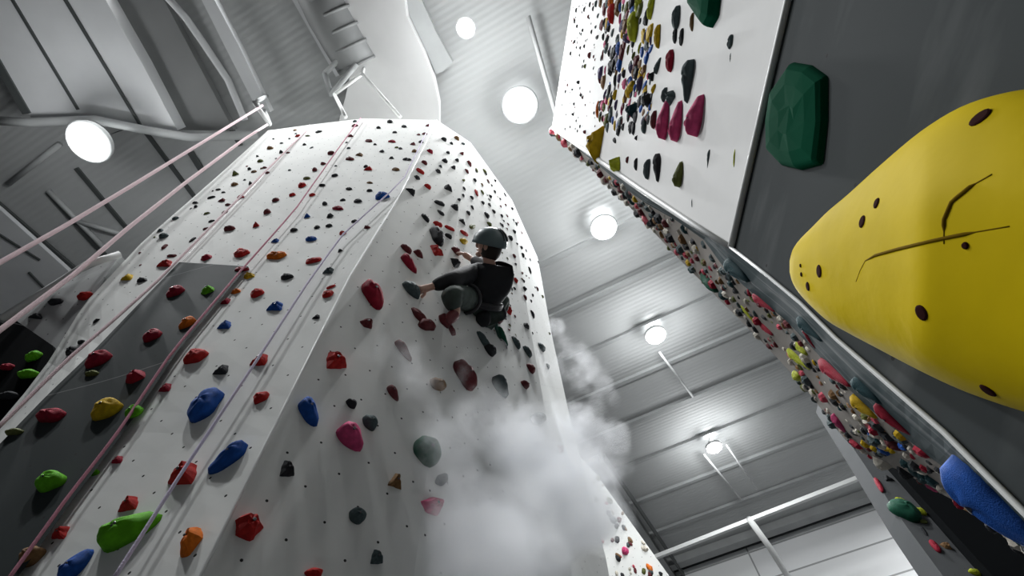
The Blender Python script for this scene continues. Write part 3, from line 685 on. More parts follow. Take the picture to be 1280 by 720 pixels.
MEDTXT = [  # (origin x, origin y, scale, list)
(460, 130, 8, "220 185 7 6 K|105 243 6 5 K|360 232 5 5 K|268 288 6 4 K|600 222 5 5 N|505 310 5 4 N|565 303 5 6 N|530 385 6 5 K|240 380 9 5 C|75 408 5 4 K|450 408 6 6 N|465 478 7 6 W|140 480 6 6 K|285 438 6 4 E|325 448 6 4 K|240 545 7 5 K|375 558 5 6 K|410 562 5 5 K|615 478 8 8 C|560 592 7 7 N|280 660 9 6 W|755 360 7 8 K|835 398 5 8 K|797 490 5 6 K|765 575 7 8 K|890 568 6 8 K|850 640 7 8 K|725 628 5 5 T|697 680 7 7 K|935 500 6 7 N|1010 600 7 8 N|985 675 5 6 N|885 350 7 8 W|950 400 4 6 T|1085 665 4 6 E|1165 680 5 8 E"),
(320, 130, 8, "800 150 4 4 K|395 225 5 3 E|430 325 8 5 R|515 322 6 3 E|630 282 9 4 K|145 447 8 6 W|250 487 6 6 K|175 352 3 3 K|335 350 3 3 K|255 395 4 3 K|485 410 5 4 K|555 440 3 5 T|320 490 5 3 N|90 640 6 4 N|45 575 7 5 E|110 690 7 4 N|15 525 4 4 K|752 500 8 7 N|675 602 7 6 N|590 665 7 7 N|990 222 7 5 N|990 178 4 5 T|943 325 8 5 N|1128 375 9 6 N|905 388 3 4 T|925 445 5 4 T|1040 515 9 6 W|940 555 10 6 N|1098 630 5 6 K|800 620 4 3 T|335 665 4 3 T"),
(320, 210, 8, "510 107 8 5 E|790 80 9 6 K|660 178 8 5 K|462 182 11 9 R|365 275 9 6 R|562 275 9 6 R|930 213 9 5 K|1137 150 9 4 W|1137 230 7 5 K|200 328 10 7 N|868 325 7 5 K|1022 338 9 7 K|690 363 7 7 K|820 408 17 7 C|115 450 10 9 N|740 488 11 8 K|512 488 9 8 B|730 583 8 6 K|612 598 7 6 K|380 628 8 7 K|985 540 8 6 K|1115 598 9 7 N|870 660 9 8 R|5 580 9 9 R"),
(160, 210, 8, "1075 65 9 8 E|1215 15 5 5 K|1262 40 6 4 W|1065 170 8 6 W|1168 122 4 3 K|1225 160 6 6 K|835 298 11 4 K|905 218 6 3 K|960 245 6 3 K|945 328 8 6 N|1130 297 8 6 C|1000 370 7 4 N|680 350 8 4 K|680 390 5 5 K|970 445 9 4 N|790 455 9 4 E|835 535 9 4 K|475 510 9 5 T|330 630 7 5 T|780 610 9 4 N|350 690 9 8 T"),
(560, 210, 8, "280 35 3 5 K|370 50 4 7 K|155 125 4 6 E|265 125 5 5 K|400 135 4 6 N|470 130 4 4 K|340 170 4 6 W|435 175 3 4 K|160 210 4 6 K|465 240 4 5 K|340 245 4 7 E|570 270 3 6 K|420 285 5 6 K|150 280 5 5 K|235 300 6 5 K|520 310 4 3 K|110 320 5 6 K|345 350 5 5 K|410 370 6 5 K|240 395 4 6 K|525 385 3 4 N|575 370 4 3 N|640 410 4 4 K|200 455 6 7 K|455 440 5 6 K|380 475 6 9 K|535 480 4 5 K|590 480 3 5 N|655 525 3 4 K|680 560 4 5 K|540 575 4 5 K|600 565 3 4 N|410 570 6 7 E|590 610 3 4 N|660 640 5 6 K|735 650 3 4 N"),
(560, 290, 8, "620 65 7 8 K|690 120 3 3 K|730 160 5 5 K|780 190 3 4 K|745 235 5 6 K|660 245 5 6 N|820 280 3 4 K|675 325 4 4 K|740 415 4 4 N|780 440 3 3 K|815 385 4 9 K|670 485 8 9 R|755 495 4 5 K|760 570 5 6 K|890 570 4 6 N|635 565 3 6 K|768 655 5 8 N|830 695 4 5 K"),
]
for tok in BIG.replace('\n', '|').split('|'):
    x, y, w, h, c_, sh, a_ = tok.split(); hold(float(x), float(y), float(w), float(h), c_, sh, float(a_), TW)
for ox, oy, sc, txt in MEDTXT:
    for tok in txt.split('|'):
        x, y, w, h, c_ = tok.split(); x = ox + float(x) / sc; y = oy + float(y) / sc
        aa = (-40 if x > 500 else 0) if float(w) != float(h) and float(w) < 9 else (15 if x < 420 else -10)
        hold(x, y, float(w), float(h), c_, auto_shape(x, y), aa, TW, bolt=False)
RWALL = ['white right wall']
RTXT = """874 150 62 24 P drop 82 w|849 158 60 18 P drop 84 w|833 155 58 18 P drop 86 w|819 150 24 9 N bean 84 w|864 95 64 17 T drop 262 w|840 76 28 11 C round 88 w|823 84 26 8 T drop 75 w
794 139 24 16 D wedge 80 w|812 127 20 14 K shard 80 w|816 97 13 9 K wedge 85 w|790 112 24 10 Y bean 68 w|784 118 22 6 W bean 80 w|770 119 14 6 Y bean 80 w|802 105 20 9 V bean 80 w|807 157 22 8 T round 85 w|832 118 20 8 T bean 80 w
841 122 16 14 T wedge 60 w|818 111 12 6 Y bean 70 w|751 178 46 24 Y wedge 80 w|773 208 22 18 A wedge 45 w|769 176 14 5 K bean -65 w|796 173 8 5 K wedge 85 w|785 200 9 5 N bean 80 w|796 205 16 6 K bean 88 w|811 211 26 10 T bean 86 w
824 206 42 12 K drop 268 w|851 222 38 15 E drop 84 w|918 198 26 4 A bean 86 w|886 196 30 5 T drop 262 w|865 254 14 3 T bean 90 w|914 52 18 7 T brick 86 w|913 72 14 3 T bean 86 w|848 22 30 11 T bean 86 w|845 44 20 6 K brick 88 w|853 46 22 6 K brick 88 w
866 27 24 6 W bean 88 w|824 45 30 9 Y bean 88 w|816 10 30 9 A bean 80 w|796 33 38 15 A bean 86 w|801 6 26 10 A bean 86 w|810 20 24 6 K bean 84 w|787 48 14 11 V round 80 w|809 46 18 6 V bean 86 w|814 50 16 4 V bean 88 w|767 17 24 10 R bean 88 w
766 4 12 8 O bean 88 w|776 24 16 4 P bean 88 w|776 9 12 4 B bean 88 w|789 6 20 5 C bean 86 w|785 13 14 4 W bean 88 w|774 62 14 5 B round 88 w|800 60 16 4 A bean 78 w|786 62 14 4 E bean 80 w|790 86 11 6 V round 88 w|781 92 10 6 K round 88 w|770 100 18 5 K bean 86 w
757 28 12 5 K bean 80 w|762 36 9 6 K round 60 w|760 50 12 5 K bean 70 w|747 47 14 4 K bean 50 w|755 46 9 4 K bean 86 w|751 95 20 5 N bean 86 w|757 118 14 4 V bean 74 w|748 137 22 5 O bean 86 w|762 66 10 4 K bean 86 w|754 69 14 3 N bean 86 w
757 88 12 3 P bean 86 w|764 120 14 3 K bean 76 w|771 131 14 5 V bean 80 w|778 137 16 4 P bean 84 w|754 148 9 4 N round 86 w|764 146 12 5 N bean 84 w|778 152 10 3 N bean 84 w|738 69 7 5 N round 86 w|793 70 12 5 E bean 80 w|746 5 9 4 T bean 80 w
748 20 9 3 T bean 70 w|742 11 7 3 K bean 80 w|738 6 7 3 K bean 80 w|745 34 7 3 T bean 60 w|731 12 6 3 K round 80 w|721 13 6 3 K round 80 w|736 21 5 3 N round 80 w|729 38 4 3 K round 80 w|740 40 6 3 K round 80 w|732 83 6 4 E round 70 w
724 103 5 5 K round 0 w|727 119 5 4 K round 0 w|718 130 6 3 K round -60 w|717 143 5 4 K round 0 w|732 165 6 5 N round 0 w|726 60 4 3 K round 80 w|731 58 5 3 K round 80 w|719 52 4 3 K round 80 w|716 112 6 3 T round 0 w|714 67 5 3 K round 80 w|719 27 5 3 K round 80 w|722 33 4 3 K round 80 w"""
for tok in RTXT.replace('\n', '|').split('|'):
    x, y, w, h, c_, sh, a_, su = tok.split()
    hold(float(x), float(y), float(w), float(h), c_, sh, float(a_), ['slate panel'] if su == 'slate' else RWALL, k=1.05, prot=.8 if su != 'slate' else .55, bolt=False if float(h) < 20 else None)
# macros along the return face of the right wall
RET = """952 376 56 18 C drop -38|1008 418 52 10 C bean -58|1040 462 80 26 C drop -42|1112 520 70 24 C drop -42|1078 505 54 26 Y drop -43|935 392 34 9 A bean -50|996 446 58 18 A drop -42|1002 436 30 14 A bean -40
998 470 28 18 A bean 5|1049 527 40 18 P drop -58|958 411 34 12 C bean -40|642 0 0 0 x x 0|920 335 70 30 D drop -40|1010 408 56 24 D drop -45|1080 484 60 26 D drop -42|887 352 50 20 G bean -50
808 274 30 15 S shard -50|1118 554 26 20 N bean -30|1104 560 16 9 Y bean -30|1150 592 60 18 D drop -40|1165 610 18 9 P bean -30|1102 536 20 8 W bean -35|1206 616 16 12 R wedge -50|1242 618 170 70 B drop -42|1208 636 18 12 W wedge -30"""
for tok in RET.replace('\n', '|').split('|'):
    x, y, w, h, c_, sh, a_ = tok.split()
    if c_ == 'x': continue
    x, y = float(x), float(y); su = ['teal return', 'pale outer face']; 
    if on_tri(su, x, y) is None: su = ['pale outer face', 'teal return', 'far grey wall', 'white right wall', 'slate panel', 'black wall']
    hit = on_tri(su, x, y)
    if hit is None: x += 8; y -= 8
    hold(x, y, float(w), float(h), c_, sh, float(a_), su, k=.9, prot=.45)
for tok in "1130 640 34 26 G round -50|1126 627 10 10 A heart 0|1150 640 12 10 A round 0|1153 652 12 6 E round 0|1098 606 26 7 C bean -62|1168 683 20 9 C bean -55|1182 683 12 10 W shard 0|1218 716 13 9 A round 0|1110 599 12 8 K wedge 0|1155 664 14 4 K bean -60".split('|'):
    x, y, w, h, c_, sh, a_ = tok.split(); hold(float(x), float(y), float(w), float(h), c_, sh, float(a_), ['far grey wall'], prot=.4)

def poly_hold(name, pts, surf, hgt, m, label, inset=.62, tip=(0, 0)):
    """faceted macro from its outline on the wall"""
    base = [on_R(*q) for q in pts]; c0 = sum(base, Vector()) / len(base); n = nR; k = len(pts)
    d1 = (on_R(*[sum(q[i] for q in pts) / k + tip[i] for i in (0, 1)]) - c0)
    rings = [[q - n * .004 for q in base]]
    for s_, h_ in ((.97, .35), (.88, .72), (inset, .95), (inset * .45, 1.0)):
        rings.append([c0 + (q - c0) * s_ + d1 * h_ + n * (hgt * h_ * (1 + .06 * math.sin(i * 2.1))) for i, q in enumerate(base)])
    vs = sum(rings, []); fs = [(j * k + i, j * k + (i + 1) % k, (j + 1) * k + (i + 1) % k, (j + 1) * k + i) for j in range(4) for i in range(k)]
    fs += [tuple(range(k))[::-1], tuple(4 * k + i for i in range(k))]
    o = mesh(name, [v - c0 for v in vs], fs, m); o.location = c0; tag(o, label, 'climbing hold', 'climbing holds')
    bv = o.modifiers.new('b', 'BEVEL'); bv.width = .004; bv.segments = 2
    return o
M_green = mat('deep_green_resin', (.001, .060, .030), rough=.9, spec=.03, var=.15)
poly_hold('climbing_hold', [(866, -14), (870, 4), (891, 36), (899, 22), (903, -14)], 'w', .03, M_green, 'dark green pointed hold cut by the top edge of the picture', tip=(-3, 0))
poly_hold('climbing_hold', [(962, 150), (968, 112), (992, 76), (1016, 80), (1036, 94), (1036, 150), (1030, 206), (1004, 213), (982, 208), (963, 188)], 'slate', .016, M_green,
          'big dark green faceted hold on the slate panel, left of the huge yellow one', tip=(-4, 4))
# the huge yellow hold close to the camera
M_yel = mat('yellow_resin', (.54, .40, .001), rough=.7, spec=.05, bump=.12, bscale=18, var=.10, vscale=9)
PROF = [(987, 326, 340), (991, 312, 354), (1000, 299, 368), (1015, 284, 384), (1035, 264, 402), (1060, 243, 417), (1100, 207, 439), (1150, 166, 466), (1200, 135, 491), (1250, 118, 510),
        (1300, 110, 526), (1350, 110, 545), (1400, 130, 550), (1440, 170, 530), (1465, 240, 470)]
def smooth_prof(P, m):
    out = []
    for i in range(len(P) - 1):
        p0, p1, p2, p3 = P[max(i - 1, 0)], P[i], P[i + 1], P[min(i + 2, len(P) - 1)]
        for k in range(m):
            t = k / m; out.append(tuple(.5 * (2 * b + (c - a) * t + (2 * a - 5 * b + 4 * c - d) * t * t + (3 * b - a - 3 * c + d) * t ** 3) for a, b, c, d in zip(p0, p1, p2, p3)))
    return out + [P[-1]]
PROF = smooth_prof(PROF, 4)
vs, fs, NK = [], [], 72
for i, (x, y0, y1) in enumerate(PROF):
    m_ = (y0 + y1) / 2; t = tR(x, m_) * (.90 - .05 * min(1, i / 24)); hp = (y1 - y0) / 2; c0 = at_t(x, m_, t); view = ray(x, m_)
    ydir = (at_t(x, m_ - 20, t) - c0).normalized(); rv = hp * t / FPX * (1.0 / math.sqrt(1 + ((x - 640) / 640) ** 2)) ** -1 ; rd = min(rv * .62, tR(x, m_) * .16)
    up_t = (at_t(x, y0, t) - c0).length
    for k in range(NK):
        a = 2 * math.pi * k / NK; ca, sa = math.cos(a), math.sin(a)
        ridge = 1 + .05 * math.exp(-((a - 5.1) / .25) ** 2) - .03 * math.exp(-((a - 4.4) / .3) ** 2)
        vs.append(c0 + ydir * (up_t * ca) * 1.0 + view * (rd * sa * ridge))
for i in range(len(PROF) - 1):
    for k in range(NK): fs.append((i * NK + k, i * NK + (k + 1) % NK, (i + 1) * NK + (k + 1) % NK, (i + 1) * NK + k))
fs.append(tuple(range(NK))[::-1]); fs.append(tuple((len(PROF) - 1) * NK + k for k in range(NK)))
oy = mesh('climbing_hold', vs, fs, M_yel, smooth=True); tag(oy, 'huge yellow banana-tipped hold at the right, nearest the camera, pocked with dark screw holes', 'climbing hold', 'climbing holds')
bmy = BVHTree.FromPolygons([tuple(v) for v in vs], fs)
M_hole = mat('screw_hole_dark', (.03, .010, .010), .9, .02)
def on_yellow(px, py):
    h_ = bmy.ray_cast(EYE, ray(px, py)); return (h_[0], h_[1] if h_[1].dot(ray(px, py)) < 0 else -h_[1]) if h_[0] else None
for x, y, r_, el in [(1225, 147, 9, .6), (1086, 219, 7, .6), (1096, 254, 5.5, 1), (1078, 277, 6.5, 1), (1024, 339, 7, 1), (1002, 343, 2.5, 1), (1001, 332, 2, 1), (1152, 391, 8, .5), (1010, 358, 5, .6), (1207, 307, 3.5, 1), (1235, 488, 7, .5)]:
    hy = on_yellow(x, y)
    if hy is None: continue
    p, n_ = hy; t = (p - EYE).length; u, v = surf_basis(n_); rr_ = r_ * t / FPX
    vs2, fs2 = lathe([(rr_ * 1.0, -.002), (rr_, .0005), (rr_ * .8, .0011), (rr_ * .3, .0012)], 14)
    Rm = Matrix((u, v, n_)).transposed(); mesh('screw_hole', [p + Rm @ q for q in vs2], fs2, M_hole, oy)
M_crease = mat('brown_crease_shade', (.13, .08, .003), .9, .02)  # shading of the ridge lines, painted on in brown
for pl, rad in [([(1070, 352), (1078, 330), (1085, 322), (1120, 312), (1170, 300), (1220, 290), (1262, 283)], 2.2), ([(1180, 305), (1180, 275), (1190, 252), (1215, 232), (1240, 218)], 2.6)]:
    P_ = [on_yellow(*q) for q in resample(pl, 16)]; P_ = [q for q in P_ if q]
    tube('crease', [q[0] - q[1] * .0003 * 1 for q in P_], [rad * .32 / FPX * (1.2 if 2 < i < 12 else .5) for i in range(len(P_))], M_crease, oy)


ORDW = ['', 'second ', 'third ', 'fourth ', 'fifth ', 'sixth ', 'seventh ', 'eighth ', 'ninth ', 'tenth ']
LANDMARK = {(464, 368): 'large crimson teardrop hold left of the climber', (435, 545): 'big pink textured hold on the front face', (384, 513): 'upright blue teardrop hold beside the pale edge strip',
  (533, 566): 'big dark green jug at the edge of the smoke', (310, 660): 'big red faceted hold low on the front face', (260, 509): 'large curved blue hold above the long one', (291, 571): 'long slanting blue hold beside the pale edge strip',
  (157, 668): 'long lime green teardrop hold low on the tower', (240, 678): 'orange faceted hold low on the tower', (478, 247): 'blue heart-shaped hold high beside the pale edge strip', (346, 321): 'orange brick-shaped hold on the front left face',
  (135, 514): 'round mustard yellow hold on the dark board', (65, 522): 'wide crimson hold low on the dark board', (65, 604): 'big lime green hold on the dark board', (232, 596): 'large red wedge hold touched by the lilac rope',
  (874, 150): 'largest pink hold, rightmost of three on the white right wall', (864, 95): 'tall slate teardrop hold on the white right wall', (751, 178): 'mustard yellow macro at the corner of the white right wall',
  (1130, 640): 'dark green macro on the far grey wall', (1078, 505): 'mustard yellow pod on the right wall outer face', (808, 274): 'coral red block poking past the right wall rim', (887, 352): 'dark green slab hold poking past the right wall rim',
  (1040, 462): 'longest crimson macro along the right wall rim', (952, 376): 'upper crimson macro along the right wall rim', (545, 296): 'big charcoal teardrop hold left of the helmet', (672, 525): 'grey hold veiled by the smoke at right',
  (578, 470): 'large dull maroon hold veiled by the top of the smoke', (418, 453): 'red wedge hold below the large crimson one', (1240, 622): 'long blue macro at the lower right edge', (94, 712): 'blue hold cut by the bottom edge at left', (851, 222): 'olive hanging teardrop hold low on the white right wall',
  (359, 347): 'charcoal heart-shaped hold under the orange brick one', (392, 327): 'long red brick hold right of the orange brick one', (220, 366): 'uppermost round crimson hold on the dark board', (509, 328): 'slanting crimson hold left of the climber', (796, 33): 'big yellow-green hold high on the white right wall',
  (622, 482): 'grey teardrop hold veiled by the smoke', (699, 563): 'small maroon wedge seen through the smoke near the right edge'}
def label_holds(hs):
    for d in hs:
        sz = d['size']; d['sz'] = 'tiny' if sz < 7 else 'small' if sz < 13 else 'medium' if sz < 24 else 'large'
        lm = LANDMARK.get((int(d['px']), int(d['py'])))
        if lm: d['label'] = lm
    LMs = [d for d in hs if d['label']]
    SHORT = {}
    for d in LMs: d['short'] = d['label']
    grp = {}
    for d in hs:
        if d['label']: continue
        L_ = min(LMs, key=lambda q: math.hypot(q['px'] - d['px'], q['py'] - d['py'])); dx, dy = d['px'] - L_['px'], d['py'] - L_['py']
        if abs(dx) > 2 * abs(dy): dr = 'right of' if dx > 0 else 'left of'
        elif abs(dy) > 2 * abs(dx): dr = 'below' if dy > 0 else 'above'
        else: dr = ('below' if dy > 0 else 'above') + (' right of' if dx > 0 else ' left of')
        key = (d['sz'], CNAME[d['col']], dr, id(L_)); grp.setdefault(key, []).append((math.hypot(dx, dy), d, L_))
    for (sz, cn, dr, _), lst in grp.items():
        lst.sort(key=lambda q: q[0])
        for i, (_d, d, L_) in enumerate(lst):
            short = LMSHORT[(int(L_['px']), int(L_['py']))]; o_ = (ORDW[i] + ('nearest ' if i else '')) if len(lst) > 1 else ''
            d['label'] = f"{sz} {cn} hold, {o_}{dr} the {short}" if i or len(lst) == 1 else f"{sz} {cn} hold, nearest {dr} the {short}"
LMSHORT = {(464, 368): 'large crimson teardrop hold', (435, 545): 'big pink textured hold', (384, 513): 'upright blue teardrop hold', (533, 566): 'big dark green jug', (310, 660): 'big red faceted hold', (260, 509): 'large curved blue hold',
  (291, 571): 'long slanting blue hold', (157, 668): 'long lime green hold', (240, 678): 'orange faceted hold', (478, 247): 'blue heart-shaped hold', (346, 321): 'orange brick-shaped hold', (135, 514): 'round mustard hold', (65, 522): 'wide crimson hold',
  (65, 604): 'big lime green hold', (232, 596): 'large red wedge hold', (874, 150): 'largest pink right-wall hold', (864, 95): 'tall slate right-wall teardrop', (751, 178): 'mustard corner macro', (1130, 640): 'dark green far-wall macro', (1078, 505): 'mustard yellow pod',
  (808, 274): 'coral red rim block', (887, 352): 'dark green rim slab', (1040, 462): 'longest crimson rim macro', (952, 376): 'upper crimson rim macro', (545, 296): 'big charcoal teardrop hold', (672, 525): 'grey smoke-veiled hold', (578, 470): 'large dull maroon hold',
  (418, 453): 'red wedge hold', (1240, 622): 'long blue macro', (94, 712): 'bottom-edge blue hold', (851, 222): 'olive hanging teardrop', (359, 347): 'charcoal heart-shaped hold', (392, 327): 'long red brick hold', (220, 366): 'uppermost round crimson hold',
  (509, 328): 'slanting crimson hold', (796, 33): 'big yellow-green hold', (622, 482): 'grey smoke-veiled teardrop', (699, 563): 'small maroon smoke-veiled wedge'}
GRP = {'tower': 'climbing holds on the tower', 'right': 'climbing holds on the right wall', 'far': 'climbing holds on the far walls'}
# keep the 300 largest as things, fold the tiniest into one object
ALL.sort(key=lambda d: -d['w'] * d['h'])
KEEP, REST = ALL[:290], ALL[290:]
label_holds(KEEP)
for d in KEEP:
    tag(d['o'], d['label'], 'climbing hold', GRP['right' if 'right' in FN[d['f']] and 'flank' not in d['f'] and 'leading' not in d['f'] or d['f'] == 'teal return' or d['f'] == 'pale outer face' else 'far' if d['f'] in ('far grey wall', 'distant wall') else 'tower'])

SV, SF, SM, SMATS = [], [], [], []
def fold(me, M_, colk):
    k = len(SV); SV.extend([M_ @ v.co for v in me.vertices]); SF.extend([tuple(i + k for i in p.vertices) for p in me.polygons])
    if colk not in SMATS: SMATS.append(colk)
    SM.extend([SMATS.index(colk)] * len(me.polygons))
for d in REST:
    o = d['o']; M_ = Matrix.LocRotScale(o.location, o.rotation_euler, o.scale); fold(o.data, M_, d['col'])
    for ch in [c_ for c_ in bpy.data.objects if c_.parent == o]: bpy.data.objects.remove(ch)
    bpy.data.objects.remove(o)
LOW = {}
def low_mesh(sh):
    if sh not in LOW:
        v_, f_ = hold_geo(sh, 9, 3); me = bpy.data.meshes.new('tiny'); me.from_pydata([tuple(p) for p in v_], [], f_); LOW[sh] = me
    return LOW[sh]
def scatter(surf, region, num, sizes, cols_, seed, ang=0, prot=.5):
    rnd = random.Random(seed); ok = 0
    for _ in range(num):
        x, y = region(rnd); w = rnd.uniform(*sizes); h = w * rnd.uniform(.45, .95)
        fr = hold_frame(x, y, w, h, ang + rnd.uniform(-25, 25), surf, 1.0, prot)
        if fr is None: continue
        p, n, nm, e1, e2, s1, s2, pr, t = fr
        M_ = Matrix.LocRotScale(p - n * .002, Matrix((e1, e2, n)).transposed().to_quaternion(), Vector((s1, s2, pr)))
        fold(low_mesh(rnd.choice(SH)), M_, rnd.choice(cols_)); ok += 1
def along(course_a, course_b, lo=0, hi=1):
    ra, rb_ = resample(course_a, 60), resample(course_b, 60)
    def f(r):
        s_ = r.uniform(lo, hi); i = int(s_ * 59); q = r.random()
        return ra[i][0] * (1 - q) + rb_[i][0] * q, ra[i][1] * (1 - q) + rb_[i][1] * q
    return f
MI = 'KKKTWWNYTTKCZZ'
PAL['Z'] = (.62, .58, .50); CNAME['Z'] = 'cream'
scatter(['pale outer face', 'teal return'], along(MID[:12], OUT[:10]), 430, (6, 15), 'KKTTWNKZZZZZWNECDYKS', 3, -45, .6)
scatter(['pale outer face', 'teal return'], along(MID[10:], OUT[8:]), 110, (9, 20), 'KKTDKZZZNBC', 4, -45, .6)
scatter(RWALL, lambda r: (r.uniform(700, 745), r.uniform(0, 165)), 70, (2.5, 5), 'KKTNK', 5, 70)
scatter(RWALL, lambda r: (r.uniform(750, 815), r.uniform(0, 165)), 170, (8, 20), 'KKTNVEWYPBKYT', 6, 82, .35)
scatter(['distant wall'], lambda r: (r.uniform(735, 845), r.uniform(590, 720)), 120, (4, 12), 'KTNWOSPEZZ', 7, -60)
scatter(['right flank', 'far right flank'], lambda r: (r.uniform(600, 700), r.uniform(190, 420)), 90, (3, 5.5), 'KKEWNK', 8, -60)
scatter(['left flank'], lambda r: (r.uniform(150, 400), r.uniform(155, 380)), 60, (3, 6), 'KENKWT', 9, 35)
st = mesh('small_climbing_holds', SV, SF, [cm(k_) for k_ in SMATS], mi=SM)
tag(st, 'crowd of tiny far holds scattered over the tower flanks and right wall edges', 'climbing holds', kind='stuff')


# ------------------------------------------------------------------ hanging ropes
def rope(pix, off, m, label, r=.011, surf=None, rd=None):
    P_ = []
    for q in resample(pix, 28):
        if rd is not None: P_.append(at_r(*q, rd)); continue
        h_ = on_tri(surf or TW, *q)
        if h_ is None: continue
        P_.append(h_[1] + h_[2] * off)
    o = tube('climbing_rope', P_, r, m); tag(o, label, 'rope'); return P_
ROPE_R = math.hypot(cols[1][0].x, cols[1][0].y) - .04
pa = cz(325, 134, 3.5); rr0 = math.hypot(pa.x, pa.y)
rope([(328, 132), (240, 186), (160, 235), (80, 283), (-30, 345)], 0, M_rope, 'upper of the two free pale ropes crossing below the left lamp', .018, rd=rr0)
rope([(334, 156), (308, 172), (235, 226), (160, 285), (90, 345), (-30, 435)], 0, M_rope, 'lower of the two free pale ropes, just above the tower left flank', .018, rd=rr0 * .98)
rope([(383, 163), (318, 228), (196, 352), (140, 402), (88, 446), (45, 488), (-10, 542)], 0, M_rope, 'pink-white rope down the left flank to the dark foot', .010, rd=ROPE_R)
rope([(452, 152), (420, 197), (372, 268), (302, 350), (225, 445), (160, 545), (90, 640), (38, 715), (15, 748)], .05, M_roper, 'crimson rope hanging along the right edge of the dark board', .0065)
rope([(540, 156), (505, 232), (430, 302), (390, 360), (320, 472), (240, 597), (165, 720), (150, 745)], .05, M_ropel, 'lilac rope hanging down the front left face beside the blue holds', .0065)
# rope anchor frames
def frame_rods(name, segs, r, m, label, cat='rope anchor'):
    t = empty(name, segs[0][0]); 
    for a_, b_ in segs: o = tube('rod', [Vector(a_) - segs[0][0], Vector(b_) - segs[0][0]], r, m, t)
    tag(t, label, cat)
frame_rods('anchor_frame', [(cz(318, 128, 3.5), cz(337, 155, 3.5)), (cz(322, 126, 3.5), cz(334, 120, .2)), (cz(337, 155, 3.5), cz(330, 135, .2)), (cz(318, 128, 3.5), cz(325, 132, .2))], .035, M_steel, 'small steel frame where the two free ropes are anchored')
frame_rods('anchor_frame', [(cz(453, 92, 2.2), cz(500, 146, 3.2)), (cz(453, 92, 2.2), cz(418, 118, 2.4)), (cz(418, 118, 2.4), cz(432, 146, 3.6)), (cz(453, 92, 2.2), cz(455, 84, .6))], .03, M_trim, 'white tube frame standing over the tower top')
frame_rods('anchor_frame', [(cz(406, 92, 1.2), cz(426, 72, 1.2)), (cz(406, 92, 1.2), cz(414, 118, 1.6)), (cz(414, 118, 1.6), cz(446, 80, 1.4)), (cz(426, 72, 1.2), cz(428, 70, .5))], .05, M_gird, 'grey bracket where the slim pale girder ends')
# chalk smears, rail glints beside the yellow hold

# ------------------------------------------------------------------ the climber
wh = on_tri(TW, 596, 350); TWALL = wh[0]; WN = wh[2]; print('DBG climber wall', TWALL, WN, wh[3])
M_jacket = mat('black_jacket', (.012, .013, .016), .8, bump=.3, bscale=30)
M_trous = mat('grey_green_trousers', (.055, .075, .065), .85, var=.35, vscale=14)
M_skin = mat('skin', (.55, .33, .25), .55); M_helmet = mat('grey_green_helmet', (.10, .14, .145), .4)
M_hair = mat('dark_hair', (.02, .014, .01), .7); M_shoe = mat('maroon_climbing_shoe', (.16, .035, .04), .5)
M_harn = mat('dark_harness_web', (.03, .03, .034), .6); M_chalky = mat('chalky_skin', (.72, .66, .62), .8); M_alu = mat('grey_aluminium', (.35, .36, .37), .3, metal=.9)
def J(px, py, dt, loc=False):
    t = TWALL
    if loc: t = min(t, on_tri(TW, px, py)[0])
    return at_t(px, py, t - dt)
def skin(name, verts, edges, radii, m, parent=None, sub=2, root=0):
    me = bpy.data.meshes.new(name); me.from_pydata([tuple(v) for v in verts], edges, []); o = bpy.data.objects.new(name, me); C.objects.link(o)
    md = o.modifiers.new('skin', 'SKIN'); md.use_smooth_shade = True; sv = me.skin_vertices[0].data if me.skin_vertices else None
    if sv is None:
        bpy.context.view_layer.update(); sv = me.skin_vertices[0].data
    for i, r in enumerate(radii): sv[i].radius = (r, r) if not isinstance(r, tuple) else r; sv[i].use_root = (i == root)
    o.modifiers.new('sub', 'SUBSURF').levels = sub; o.modifiers['sub'].render_levels = sub
    dg = bpy.context.evaluated_depsgraph_get(); ev = o.evaluated_get(dg); nm = bpy.data.meshes.new_from_object(ev)
    o.modifiers.clear(); o.data = nm; nm.materials.clear(); nm.materials.append(m); nm.polygons.foreach_set('use_smooth', [True] * len(nm.polygons))
    if parent: o.parent = parent
    return o
class Sk:
    def __init__(s): s.v, s.e, s.r = [], [], []
    def add(s, p, r, frm=None):
        s.v.append(Vector(p)); s.r.append(r); i = len(s.v) - 1
        if frm is not None: s.e.append((frm, i))
        return i
    def chain(s, pts, rs, frm=None):
        for p, r in zip(pts, rs): frm = s.add(p, r, frm)
        return frm
right_ = UPV.cross(-WN).normalized() * -1          # towards picture right along the wall
if right_.dot(RW @ Vector((1, 0, 0))) < 0: right_ = -right_
hip = J(601, 386, .42); chest = J(612, 350, .50); neck = J(612, 334, .46); head = J(611, 312, .44)
spine = (neck - hip).normalized()
shL = J(593, 342, .46); shR = J(630, 345, .48)
elL, wrL, haL = J(564, 350, .36, True), J(541, 358, .14, True), J(529, 361, .075, True)
elR, wrR, haR = J(603, 332, .26), J(590, 324, .13), J(582, 319, .09)
hpL, hpR = hip - right_ * .09, hip + right_ * .10
knL, anL, toL = J(563, 367, .34, True), J(570, 392, .20, True), J(558, 401, .06, True)
knR, anR, toR = J(628, 372, .26), J(626, 396, .22), J(618, 404, .08)
b_ = Sk(); rt = b_.add(hip, .11); ch = b_.chain([hip.lerp(chest, .5), chest], [.105, .13], rt); nk = b_.chain([neck, neck.lerp(head, .5)], [.055, .05], ch)
b_.chain([head - spine * .02, head + spine * .07], [.075, .07], nk)
